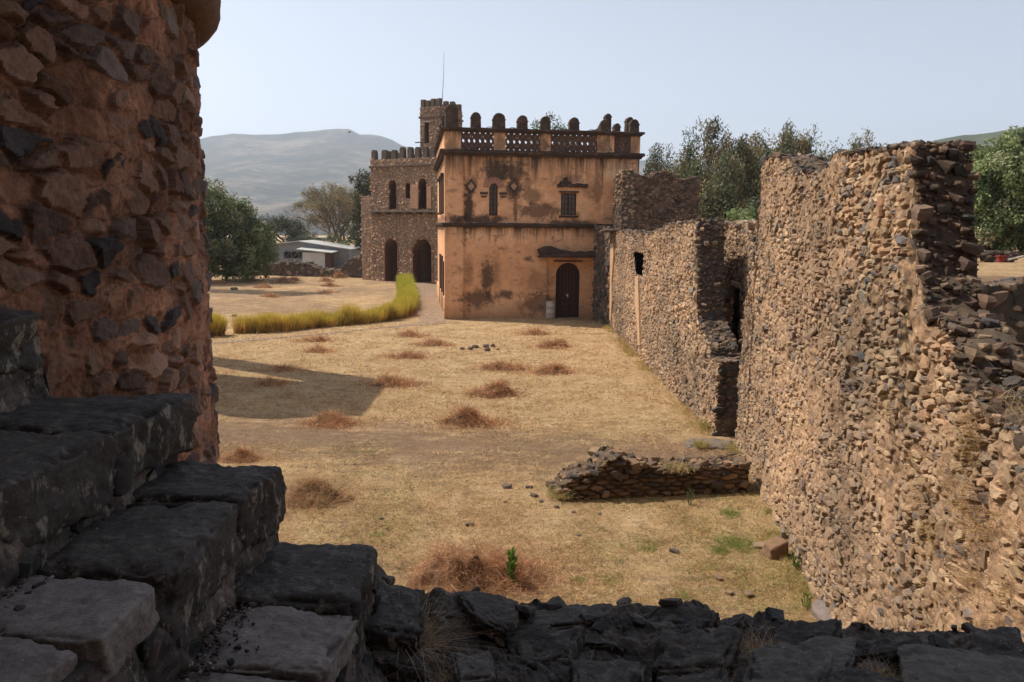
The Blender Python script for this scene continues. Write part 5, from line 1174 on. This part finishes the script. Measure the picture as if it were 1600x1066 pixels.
c = g(1246, 888); leafplant((c[0], c[1], hz(*c[:2])), .18, 50, 2, 'small_weed', 'small green weed beside the squared block', 'plant', GRN, .07, .018, .07)
c = g(1078, 787); leafplant((c[0], c[1], hz(*c[:2])), .22, 30, 3, 'small_weed', 'upright grey-green weed before the low stone stub', 'plant', [(.16, .2, .12), (.12, .17, .08)], .09, .014, .04)
c = g(1272, 948); leafplant((c[0]-.1, c[1], hz(*c[:2])), .14, 40, 4, 'small_weed', 'little green weed in the corner where the sunlit wall meets the parapet', 'plant', GRN, .06, .014, .06)
def tuft(loc, n, L0, seed, label, cols, spread, upz=.8, w=.002, name='grass_tuft', group='clumps of grass', cat='grass tuft', bendk=.5):
    rs = R_(seed); mb = MB(); P = np.zeros((n, 3)); a = rs.rand(n)*2*PI; r = rs.rand(n)**.7*spread; P[:, 0] = np.cos(a)*r; P[:, 1] = np.sin(a)*r
    D = sph(n, rs); D[:, 2] = np.abs(D[:, 2])+upz; D /= np.linalg.norm(D, axis=1)[:, None]; L = rs.uniform(.4, 1.1, n)*L0
    b = rs.normal(0, 1, (n, 3))*(L*bendk)[:, None]; b[:, 2] = -np.abs(b[:, 2])*.7
    blades(mb, P, D, L, w*rs.uniform(.6, 1.3, n), b, palette(cols, [1]*len(cols), n, rs), rs=rs, seg=4)
    return tag(mb.build(name, MAT['straw'], loc=loc), label, cat, group)
for i, (a, b, n, L, sp, lab) in enumerate([(1140, 802, 260, .13, .16, 'green grass clump just in front of the low stub, by the wall'), (1150, 850, 500, .16, .26, 'widest green grass clump near the foot of the sunlit wall'), (1125, 862, 220, .13, .14, 'green grass clump left of the widest one'),
     (1010, 858, 130, .08, .14, 'small green clump in the middle of the near grass'), (952, 905, 160, .08, .18, 'green clump nearest the parapet, right of the big hay heap'), (1070, 930, 120, .07, .12, 'green clump close to the parapet centre'), (905, 905, 110, .07, .12, 'low green clump beside the big hay heap'),
     (1205, 800, 200, .2, .1, 'tall yellow-green grass rooted against the sunlit wall'), (590, 838, 90, .06, .1, 'low green clump above the lower stair block'), (650, 905, 80, .06, .1, 'tiny green clump behind the parapet corner')]):
    c = g(a, b); tuft((c[0], c[1], hz(*c[:2])), n, L, 600+i, lab, [(.14, .21, .05), (.22, .30, .08), (.30, .33, .11)] if 'yellow' not in lab else [(.34, .33, .1), (.45, .36, .14)], sp, .9, .005)
for i, (a, b, n, L, sp, lab) in enumerate([(1095, 698, 350, .22, .14, 'yellow-green grass clump beside the broad flat rock'), (975, 728, 300, .18, .22, 'grass sprouting from the top of the low stub'), (893, 752, 450, .2, .2, 'dry grass clump hanging over the left end of the low stub'), (875, 775, 450, .2, .22, 'dry grass clump at the ground by the left end of the low stub'),
     (1060, 732, 260, .14, .3, 'thin grass on the flat top of the low stub'), (1108, 668, 500, .3, .2, 'golden grass at the foot of the broken wall pier')]):
    c = g(a, b, .45 if 'top' in lab else .05); tuft((c[0], c[1], c[2]), n, L, 640+i, lab, [(.42, .34, .13), (.5, .38, .18), (.25, .27, .08)], sp, 1.0, .006, group='clumps of dry grass')
STR = [(.50, .37, .24), (.38, .26, .16), (.60, .46, .32)]
for i, (a, b, Yd, n, L, sp, lab) in enumerate([(640, 1000, 2.5, 1100, .20, .075, 'largest tangle of dry grass on the shaded parapet beside the steps'), (700, 1045, 2.35, 120, .12, .06, 'thin dry grass below the largest tangle'), (940, 1052, 2.35, 170, .08, .05, 'dry grass clump low in the middle of the parapet'),
     (1085, 1003, 2.5, 150, .08, .06, 'dry grass between the middle parapet stones'), (1185, 1010, 2.45, 170, .12, .07, 'dry grass left of the two long slabs of the parapet'), (1380, 1052, 2.4, 220, .09, .06, 'dry grass beside the big rounded slab at the right'), (1120, 1058, 2.3, 130, .11, .06, 'dry grass at the bottom edge right of centre'), (1225, 1062, 2.3, 160, .12, .06, 'dry grass at the bottom edge below the slabs'),
     (1580, 1060, 2.3, 130, .08, .05, 'dry grass in the bottom right corner'), (1290, 1058, 2.3, 120, .1, .07, 'sparse dry stalks at the bottom between two slabs')]):
    c = at(a, b, Yd); tuft((c[0], c[1], c[2]-.03), n, L, 660+i, lab, STR, sp, .35, .0018, group='dry grass tufts on the parapet', bendk=.7)
# dry weeds clinging to the lit wall and its broken top
def wallweeds():
    rs = R_(690); mb = MB()
    nn = np.array([nu[1], -nu[0]]); nn = nn if nn[0] < 0 else -nn
    for (a, b, n, L, sx, sz) in [(1520, 760, 1500, .09, .35, .25), (1480, 850, 1100, .08, .25, .3), (1560, 900, 1000, .08, .2, .25), (1420, 690, 300, .06, .2, .25), (1380, 880, 250, .05, .3, .2), (1540, 690, 500, .09, .2, .1), (1450, 780, 500, .07, .2, .3), (1400, 640, 90, .10, .05, .1)]:
        s_, z = onplane(a, b, NW0, nu); ss = s_+rs.normal(0, sx, n); zz = z+rs.normal(0, sz, n); P = np.concatenate([NW0[:2]+nu*ss[:, None]+nn*rs.uniform(.0, .06, n)[:, None], zz[:, None]], 1)
        k = fbm(P*4, 3, 7) > -.02; P = P[k]; m = len(P)
        D = sph(m, rs)*.7+np.array([nn[0], nn[1], .7]); D /= np.linalg.norm(D, axis=1)[:, None]; Ls = rs.uniform(.4, 1.1, m)*L; bb = rs.normal(0, 1, (m, 3))*(Ls*.5)[:, None]; bb[:, 2] = -np.abs(bb[:, 2])
        blades(mb, P, D, Ls, .004*rs.uniform(.6, 1.3, m), bb, palette([(.40, .25, .09), (.30, .18, .07), (.50, .36, .17)], [3, 2, 2], m, rs), rs=rs)
    nb = -nn
    for (a, b, n, L, dd) in [(1562, 590, 260, .22, .35), (1540, 600, 160, .22, .25), (1585, 640, 200, .2, .35), (1550, 630, 220, .18, .2), (1520, 585, 120, .16, .2)]:
        s_, z = onplane(a, b+60, NW0, nu); P = np.concatenate([NW0[:2]+nu*(s_+rs.normal(0, .08, n))[:, None]+nb*(dd+rs.normal(0, .1, n))[:, None], np.full((n, 1), 0)], 1)
        P[:, 2] = np.interp(s_, [q[0] for q in PROFN], [q[1] for q in PROFN]); D = sph(n, rs, 2.0); Ls = rs.uniform(.4, 1.1, n)*L; bb = rs.normal(0, 1, (n, 3))*(Ls*.5)[:, None]; bb[:, 2] = -np.abs(bb[:, 2])
        blades(mb, P, D, Ls, .004*rs.uniform(.6, 1.3, n), bb, palette([(.48, .33, .16), (.36, .23, .11), (.58, .44, .26)], [3, 2, 2], n, rs), rs=rs, seg=3)
    tag(mb.build('wall_weeds', MAT['straw']), kind='stuff')
wallweeds()

# ================================================================== TREES
def crown(mb, C, cr, n, size, cols, rs, vert=1.0, narrow=.55, updir=0.0):
    """C: (m,3) clump centres; n leaves per clump"""
    m = len(C); N = m*n; cc = np.repeat(C, n, 0); d = rs.normal(0, 1, (N, 3)); d /= np.linalg.norm(d, axis=1)[:, None]; r = rs.rand(N)**.45
    sc = np.repeat(cr*rs.uniform(.65, 1.3, m), n)[:, None]; P = cc+d*r[:, None]*sc*np.array([1, 1, vert])
    D = sph(N, rs); D[:, 2] += updir; D += d*.3; D /= np.linalg.norm(D, axis=1)[:, None]; sv = np.cross(D, sph(N, rs)); sv /= np.linalg.norm(sv, axis=1)[:, None]+1e-9
    L = size*rs.uniform(.6, 1.35, N)[:, None]; w = L*narrow
    V = np.stack([P-D*L/2, P+sv*w/2, P+D*L/2, P-sv*w/2], 1).reshape(-1, 3)
    col = np.repeat(palette(cols, [1]*len(cols), m, rs, .28), n, 0)*(1+rs.uniform(-.3, .3, (N, 1)))
    mb.add(V, (np.arange(N)*4)[:, None]+np.arange(4), col=np.repeat(col, 4, 0))
def limb(mb, a, b, r0, r1, rs, col, bow=.12, n=7):
    a, b = np.array(a, float), np.array(b, float); L = np.linalg.norm(b-a); q = np.linspace(0, 1, n); off = rs.normal(0, 1, 3)*L*bow; P = a+(b-a)*q[:, None]+off*np.sin(q*PI)[:, None]; P[:, 2] += L*.08*np.sin(q*PI)
    mb.tube(P, np.linspace(r0, r1, n), 5, col=col); return P
def tree(name, label, x, y, blobs, nc, nl, size, cr, cols, seed, z0=0, tr=.16, vert=1.0, narrow=.55, updir=0, group=None, shell=.55, cat='tree', trunk=True):
    """blobs: (dx,dy,z,rx,ry,rz) relative to the trunk foot"""
    rs = R_(seed); root = empty(name, (x, y, z0), 0, label, cat, group); C = []
    vol = np.array([b[3]*b[4]*b[5] for b in blobs])**.7; vol /= vol.sum()
    for b, v in zip(blobs, vol):
        m = max(3, int(nc*v)); d = rs.normal(0, 1, (m, 3)); d /= np.linalg.norm(d, axis=1)[:, None]; r = (shell+(1-shell)*rs.rand(m))*rs.uniform(.8, 1.12, m); C.append(np.array(b[:3])+d*r[:, None]*np.array(b[3:]))
    C = np.concatenate(C); mb = MB(); crown(mb, C, cr, nl, size, cols, rs, vert, narrow, updir); mb.build('crown', MAT['leaf'], root)
    if trunk:
        top = np.mean([b[:3] for b in blobs], 0); mt = MB(); bc = (.13, .095, .07); T = limb(mt, (0, 0, -.2), (top[0]*.6, top[1]*.6, top[2]), tr, tr*.35, rs, bc, .04, 9)
        for c in C[rs.permutation(len(C))[:46]]:
            k = rs.randint(2, 8); s_ = T[k]; s_ = T[max(1, min(k, int(8*c[2]/max(top[2], .1)*.7)))]; limb(mt, s_, c, tr*.3, tr*.05, rs, bc, .1, 6)
        mt.build('trunk', MAT['bark'], root)
    return root
G_OL = [(.13, .175, .07), (.17, .21, .09), (.22, .25, .12), (.08, .11, .045), (.25, .25, .14)]
G_JUN = [(.15, .17, .09), (.20, .19, .09), (.27, .21, .10), (.09, .11, .065), (.22, .18, .09)]
G_BR = [(.18, .24, .09), (.24, .30, .12), (.31, .36, .17), (.10, .14, .06), (.36, .37, .22)]
def X_(px, Y): return (px-800)/F*Y
def Zy(py, Y): return at(800, py, Y)[2]
# left group
x, y = X_(352, 58), 58
tree('broadleaf_tree', 'rounded dark green tree with a pale trunk, left edge beside the round tower', x, y, [(-.9, 0, 5.4, 1.7, 1.6, 1.9), (.9, 0, 4.9, 1.4, 1.5, 1.5), (-1.9, .5, 3.6, 1.6, 1.6, 2.2), (2.2, 0, 3.7, 1.2, 1.2, 1.1), (.2, -.3, 2.6, 2.4, 2, 1.4), (2.4, -.2, 1.9, 1.5, 1.2, 1.1), (-.5, -.4, 1.3, 2.2, 1.4, 1.0), (2.0, -.5, .9, 1.4, 1, .7)], 260, 110, .20, .6, G_OL+[(.13, .17, .06)], 1, hz(x, y), .14)
x, y = X_(308, 56), 56
tree('broadleaf_tree', 'dark green tree mostly hidden behind the round tower', x, y, [(-1, 0, 4.5, 2.2, 2, 2.6), (0, 0, 2.0, 2, 2, 1.6)], 120, 100, .2, .6, G_OL, 2, hz(x, y), .14)
x, y = X_(385, 60), 60
tree('olive_shrub', 'yellowish shrubby tree with pale leaves in front of the rubble bank', x, y, [(0, 0, 2.1, 2.0, 1.4, 1.5), (.6, 0, 3.2, 1.5, 1.2, 1.2), (-1.0, 0, 1.5, 1.6, 1.2, 1.1)], 90, 90, .2, .5, [(.12, .13, .05), (.16, .15, .07), (.2, .18, .09), (.08, .09, .035)], 3, hz(x, y), .09)
x, y = X_(415, 62), 62; rs = R_(5); pm = empty('spiky_palm', (x, y, hz(x, y)), 0, 'small spiky-leaved palm beside the grey shed', 'palm')
mb = MB(); mb.tube([(0, 0, 0), (.1, 0, 1.2), (0, 0, 2.4)], [.13, .1, .09], 7, col=(.14, .1, .07)); mb.build('trunk', MAT['bark'], pm)
mb = MB(); n = 420; D = sph(n, rs); D[:, 2] = D[:, 2]*.8+.25; D /= np.linalg.norm(D, axis=1)[:, None]; cz = rs.choice([2.5, 3.1, 1.9], n); P = np.stack([rs.normal(0, .25, n), rs.normal(0, .2, n), cz], -1)
b = np.zeros((n, 3)); b[:, 2] = -.35; blades(mb, P, D, rs.uniform(.7, 1.2, n), np.full(n, .09), b, palette([(.09, .15, .04), (.13, .2, .06), (.2, .17, .08)], [3, 2, 1], n, rs), rs=rs, seg=3); mb.build('fronds', MAT['leaf'], pm)
def twig_tree(name, label, x, y, h, spread, seed, col, leafc=None, nleaf=0, depth=5, tr=.2, lean=0):
    rs = R_(seed); root = empty(name, (x, y, hz(x, y)), 0, label, 'tree'); mt = MB(); tips = []
    def rec(p, d, L, r, k):
        q = p+d*L; mid = (p+q)/2+rs.normal(0, 1, 3)*L*.07; mt.tube([p, mid, q], [r, r*.85, r*.68], 4 if k > 2 else 3, col=col, cap=False)
        if k == 0 or L < .15: tips.append(q); return
        tips.append(q) if k < 3 else None
        for j in range(rs.randint(2, 4) if k > 1 else 3):
            nd = d+rs.normal(0, 1, 3)*np.array([1, 1, .55])*.55*spread; nd[2] += .05; nd /= np.linalg.norm(nd); rec(q, nd, L*rs.uniform(.66, .86), r*rs.uniform(.55, .7), k-1)
    for j in range(3): d = np.array([rs.normal(lean, .45), rs.normal(0, .4), 1.0]); d /= np.linalg.norm(d); rec(np.zeros(3), d, h*.27, tr, depth)
    mt.build('trunk', MAT['bark'], root)
    if nleaf: mb = MB(); crown(mb, np.array(tips), .38, nleaf, .15, leafc, rs); mb.build('crown', MAT['leaf'], root)
x, y = X_(432, 84), 84; twig_tree('bare_tree', 'spreading thin-leaved dark tree behind the shed', x, y, 6.2, 1.25, 3, (.085, .075, .065), [(.06, .075, .04), (.09, .09, .05)], 7, 6, .22)
x, y = X_(528, 88), 88; twig_tree('bare_tree', 'pale brown leafless twiggy tree between the shed and the castle', x, y, 10.2, 1.15, 4, (.20, .15, .11), [(.19, .16, .09), (.24, .20, .11), (.15, .14, .07)], 13, 6, .24)
x, y = X_(556, 84), 84; twig_tree('bare_tree', 'brown twiggy tree touching the castle low wing', x, y, 9.6, 1.0, 8, (.18, .14, .10), [(.20, .16, .09), (.13, .12, .06), (.28, .2, .08)], 12, 6, .2)
x, y = X_(572, 80), 80; tree('evergreen_tree', 'dark feathery evergreen rising behind the castle left corner', x, y, [(0, 0, 7.6, 1.6, 1.4, 2.6), (-.6, 0, 4.2, 1.6, 1.4, 2.4)], 80, 100, .22, .5, [(.06, .075, .035), (.09, .09, .045)], 6, hz(x, y), .12, 1.2)
x, y = X_(478, 82), 82; tree('green_shrub', 'low dark green shrub behind the shed roof', x, y, [(0, 0, 1.4, 2.4, 1.5, 1.6), (3, 0, 1.6, 2.2, 1.5, 1.8)], 70, 80, .22, .5, G_OL, 7, hz(x, y), .1)
x, y = X_(855, 72), 72; tree('tall_tree', 'tree top showing behind the pink building battlements', x, y, [(0, 0, 12.6, 1.8, 1.8, 1.8), (1.6, 0, 12.0, 1.2, 1.2, 1.2), (-1.8, 0, 11.4, 1, 1, 1.2), (.2, 0, 10.5, 2.4, 2, 1.6)], 70, 55, .2, .5, [(.08, .11, .045), (.12, .14, .06)], 8, hz(x, y), .2)
x, y = -24.0, 51.5; tree('tall_tree', 'tall tree behind the round tower whose shade falls on the far field', x, y, [(0, 0, 14.5, 1.6, 1.3, 2.2), (0, 0, 11, 2.2, 1.3, 2.6)], 60, 90, .3, .7, G_OL, 61, hz(x, y), .2)
# conifers on the right
def conifer(px, pt, Y, wd, label, seed, peaks=None, cols=G_JUN):
    x = X_(px, Y); zt = Zy(pt, Y); z0 = hz(x, Y); H = zt-z0; wd *= 1.3; bl = [(0, 0, H*.86, wd*.26, wd*.26, H*.14), (0, 0, H*.62, wd*.55, wd*.5, H*.24), (wd*.15, 0, H*.36, wd*.9, wd*.8, H*.25), (-wd*.2, 0, H*.16, wd*.9, wd*.8, H*.16)]
    for dx, dz, hw in (peaks or []): bl.append((dx, .2, H*dz, hw, hw, H*.13))
    tree('juniper_tree', label, x, Y, bl, 300, 130, .19, .46, cols, seed, z0, .16, 2.0, .35, .9, 'conifers beyond the ruined walls', .35)
conifer(1018, 234, 52, 1.6, 'small grey-green conifer next to the pink building right edge', 11, [(.7, .85, .35)])
conifer(1058, 246, 48, 1.9, 'short bushy conifer left of the tallest one', 12)
conifer(1097, 184, 45, 2.4, 'tallest pointed conifer with three spires', 13, [(-.95, .86, .35), (.9, .90, .3), (-1.4, .72, .4)])
conifer(1146, 208, 44, 2.0, 'rusty-tinged conifer right beside the tallest one', 14, [(-.8, .86, .4), (.9, .8, .35)], G_JUN+[(.15, .11, .045), (.13, .1, .04)])
conifer(1163, 204, 46, 1.7, 'slim conifer with a tufted top, third from the tallest', 15, [(.8, .86, .3)])
conifer(1205, 218, 49, 2.0, 'broad olive-tinted conifer above the far end of the tall wall', 16, [(-.8, .84, .5), (.5, .94, .4)], G_JUN+[(.13, .13, .05)])
conifer(1236, 203, 50, 1.8, 'pale grey-green conifer with an open top', 17, [(.6, .88, .4), (-.7, .9, .35)])
conifer(1270, 228, 52, 1.9, 'small faint conifer in the dip of the tall wall', 18, [(.8, .9, .4)])
conifer(1322, 240, 54, 1.4, 'small conifer right of the dip in the tall wall', 19)
conifer(1357, 219, 52, 1.5, 'conifer crown with flat tufts, rightmost above the tall wall', 20, [(-1.6, .92, .35), (-.9, .95, .35)])
conifer(1122, 236, 42, 2.2, 'low bushy conifer in front of the tallest one', 23)
conifer(1186, 246, 43, 2.0, 'dark low conifer above the inner wall, by the tall wall end', 24)
conifer(1034, 262, 46, 1.7, 'lowest conifer, just above the roofless square ruin', 25)
x, y = X_(1172, 30), 30; tree('green_shrub', 'fresh green shrub peeping over the inner wall', x, y, [(0, 0, 4.4, 1.0, 1, .9), (-.4, 0, 3.6, 1.3, 1, .8)], 60, 110, .11, .3, G_BR, 21, 0, .08)
# dense trees on the terrace at the right edge
for i, (px, Y, pt, wd, lab) in enumerate([(1512, 30, 218, 2.0, 'leftmost dense green tree right of the tall wall'), (1562, 27, 206, 2.0, 'middle dense bright green tree at the right edge'), (1625, 28, 196, 2.4, 'tallest dense green tree, cut off by the right edge')]):
    x = X_(px, Y); z0 = 3.6; H = Zy(pt, Y)-z0
    tree('broadleaf_tree', lab, x, Y, [(0, 0, H*.72, wd*.75, wd*.7, H*.30), (wd*.35, -.3, H*.45, wd*.7, wd*.6, H*.33), (-wd*.45, -.1, H*.42, wd*.6, wd*.6, H*.33), (0, -.3, H*.22, wd*.85, wd*.7, H*.22)], 330, 150, .13, .32, G_BR, 30+i, z0, .08, 1.1, .5, .3, 'dense green trees beyond the terrace', .6)
mb = MB()

# ================================================================== SHED AND RUBBLE BANK
sh = empty('metal_shed', (X_(411, 76), 76, 0), 0, 'grey corrugated metal shed with a low gable, a dark mesh window and a lean-to', 'shed'); sx = lambda a: (a-411)/F*76; szz = lambda b: Zy(b, 76)
b0 = szz(424)
mb = MB(); mb.prism([(0, b0), (sx(545), b0), (sx(545), szz(392)), (sx(468), szz(380.5)), (0, szz(386.5))], 0, 6, col=(.3, .3, .3)); w = mb.build('wall', MAT['sheet_metal'], sh)
boolean(w, [([(sx(444), szz(408)), (sx(479), szz(408)), (sx(479), szz(396)), (sx(444), szz(396))], -1, 1.5)])
mb = MB(); mb.prism([(-.4, szz(388.2)), (sx(468), szz(381)), (sx(468), szz(379.8)), (-.4, szz(387.0))], -.3, 6.3); mb.prism([(sx(468), szz(381)), (sx(549), szz(392.8)), (sx(549), szz(391.6)), (sx(468), szz(379.8))], -.3, 6.3)
mb.build('roof', MAT['roof_metal'], sh)
mb = MB(); mb.prism([(sx(421), szz(384)), (sx(486), szz(381)), (sx(486), szz(376.5)), (sx(418), szz(376.8))], 6.4, 9); mb.build('rear_roof', MAT['sheet_metal'], sh)
mb = MB(); a, b_, c_, d_ = sx(444), sx(479), szz(408), szz(396); cols = (.2, .2, .2)
for k in range(4): mb.box(a+(b_-a)*k/3-.03, a+(b_-a)*k/3+.03, -.02, .05, c_, d_, col=cols)
for k in range(3):
    x0_, x1_ = a+(b_-a)*k/3, a+(b_-a)*(k+1)/3; mb.prism([(x0_, c_), (x0_+.06, c_), (x1_, d_), (x1_-.06, d_)], 0, .04, col=cols)
mb.box(a, b_, -.03, .05, d_-.05, d_+.03, col=cols); mb.box(a, b_, -.03, .05, c_-.03, c_+.05, col=cols); mb.build('window', MAT['plain'], sh)
mb = MB(); mb.add([(sx(472), -2.0, szz(391.5)), (sx(527), -2.2, szz(396.5)), (sx(531), .1, szz(394.6)), (sx(474), .1, szz(389.6))], [[0, 1, 2, 3]]); mb.add([(sx(472), -2.0, szz(391.5)-.05), (sx(527), -2.2, szz(396.5)-.05), (sx(531), .1, szz(394.6)-.05), (sx(474), .1, szz(389.6)-.05)], [[3, 2, 1, 0]])
mb.add([(sx(472), -2.0, szz(391.5)), (sx(527), -2.2, szz(396.5)), (sx(527), -2.2, szz(396.5)-.06), (sx(472), -2.0, szz(391.5)-.06)], [[0, 1, 2, 3]]); mb.build('lean_to_roof', MAT['roof_metal'], sh)
mb = MB(); mb.box(sx(480), sx(514), -1.7, -.02, b0, szz(397)); mb.build('lean_to', MAT['roof_metal'], sh)
mb = MB(); mb.box(sx(514.5), sx(521), -1.5, -.02, b0, szz(398), col=(.12, .08, .06)); mb.build('door', MAT['wood'], sh)
q0, q1 = at(318, 430, 66)[:2], at(566, 430, 63)[:2]; bu = (q1-q0)/np.linalg.norm(q1-q0); bp = lambda a, b: onplane(a, b, (*q0, 0), bu)
o, _, _ = wall('rubble_bank', [q0, q1], -1, 1.2, [bp(*q) for q in [(318, 428), (345, 424), (400, 428), (420, 414), (436, 411), (455, 410), (478, 413), (496, 420), (512, 424), (530, 421), (541, 412), (552, 403), (566, 398)]], -.3, [(.2, 1), (.13, 2), (.09, 2)], R_(90), ([(.17, .14, .115), (.12, .10, .09), (.24, .19, .15)], [3, 2, 2]), (.13, .10, .08), asp=1.3, am=.4, ra=.6, ds=.3, dv=.2, cap=.2, rough=.12, jag=.12)
tag(o, 'tumbled grey rubble bank in front of the metal shed', 'wall')
# things on the terrace
c = at(1565, 398, 20.5); zt_ = 3.5
mb = MB(); mb.box(-.10, .09, -.08, .08, 0, .15, .02, col=(.22, .035, .03)); mb.box(-.12, .11, -.1, .1, .135, .17, .01, col=(.2, .035, .03)); tag(mb.build('red_box', MAT['plain'], loc=(c[0], c[1], zt_)), 'small red box on the dry terrace before the green trees', 'box')
mb = MB(); mb.tube([(0, 0, .05), (.6, 0, .2), (1.4, .1, .32)], .035, 6, col=(.42, .36, .3)); tag(mb.build('wooden_pole', MAT['wood'], loc=(c[0]+.15, c[1], zt_)), 'pale pole leaning beside the red box', 'pole')
mb = MB(); rs = R_(93); n = 60; one = np.ones((n, 1)); P = np.stack([rs.uniform(-.8, .8, n), rs.normal(0, .15, n), rs.uniform(0, .22, n)], -1); U, V, N = tilt(one*[1., 0, 0], one*[0, 1., 0], one*[0, 0, 1.], rs, .3); r = rs.uniform(.06, .13, n)
place_stones(mb, P, U, V, N, r*1.5, r, r*.5, palette([(.08, .065, .055), (.14, .1, .08)], [1, 1], n, rs), rs); tag(mb.build('stone_heap', MAT['stone'], loc=(X_(1532, 21), 21, zt_+.03)), 'low heap of dark stones left of the red box', 'stone heap')
# bird
c = at(546, 207, 90); bd = empty('bird', tuple(c), .6, 'tiny dark bird flying above the hazy mountain', 'bird')
mb = MB(); t_ = np.linspace(0, 1, 8); mb.tube(np.stack([(t_-.5)*.38, t_*0, .02*np.sin(t_*PI)], -1), .005+.05*np.sin(t_*PI)**.7, 7, col=(.04, .04, .04)); mb.build('body', MAT['plain'], bd)
for s_ in (-1, 1): m = MB(); m.add([(.06, 0, .02), (.02, s_*.2, .12), (-.06, s_*.42, .06), (-.06, s_*.2, .09), (-.06, 0, .02)], [[0, 1, 2, 3, 4]], col=(.04, .04, .04)); m.build('wing', MAT['plain'], bd)
for o in list(COL.objects):
    if 'category' in o: o['kind'] = 'thing'

# ================================================================== LIGHT, SKY, HAZE
AZ, EL = math.radians(20), math.radians(54)
sd = bpy.data.lights.new('sun', 'SUN'); so = bpy.data.objects.new('sun', sd); COL.objects.link(so)
dirv = Vector((math.cos(AZ)*math.cos(EL), -math.sin(AZ)*math.cos(EL), -math.sin(EL)))
so.rotation_euler = dirv.to_track_quat('-Z', 'Y').to_euler(); so.location = (-30, 20, 60)
sd.energy = 4.2; sd.angle = math.radians(.53); sd.color = (1.0, .88, .73)
W = bpy.data.worlds.new('World'); S.world = W; W.use_nodes = True; nt = W.node_tree
sky = nt.nodes.new('ShaderNodeTexSky'); sky.sky_type = 'NISHITA'; sky.sun_disc = False; sky.sun_elevation = EL; sky.sun_rotation = math.radians(-70)
sky.air_density = .85; sky.dust_density = 6.0; sky.ozone_density = .7; sky.altitude = 2100
bg = nt.nodes['Background']; bg.inputs['Strength'].default_value = .15; hs_ = nt.nodes.new('ShaderNodeHueSaturation'); hs_.inputs['Saturation'].default_value = .50; hs_.inputs['Value'].default_value = 1.0; nt.links.new(sky.outputs[0], hs_.inputs['Color']); nt.links.new(hs_.outputs[0], bg.inputs['Color'])
mb = MB(); mb.box(-5600, 5600, -1000, 6100, -60, 560)
hm = bpy.data.materials.new('haze'); hm.use_nodes = True; hn = hm.node_tree; hn.nodes.clear()
ho = hn.nodes.new('ShaderNodeOutputMaterial'); pv_ = hn.nodes.new('ShaderNodeVolumePrincipled'); hn.links.new(pv_.outputs[0], ho.inputs['Volume'])
pv_.inputs['Color'].default_value = (.72, .84, 1, 1); pv_.inputs['Density'].default_value = .00026; pv_.inputs['Anisotropy'].default_value = .3
MAT['haze'] = hm; hzo = tag(mb.build('haze', hm), kind='stuff')
S.view_settings.view_transform = 'Standard'; S.view_settings.look = 'None'; S.view_settings.exposure = .42; S.view_settings.gamma = 1
S.render.engine = 'CYCLES'; S.cycles.use_denoising = True
try: S.cycles.denoiser = 'OPENIMAGEDENOISE'
except Exception: pass
S.cycles.max_bounces = 6; S.cycles.volume_bounces = 1; S.cycles.use_adaptive_sampling = True; S.cycles.adaptive_threshold = .015
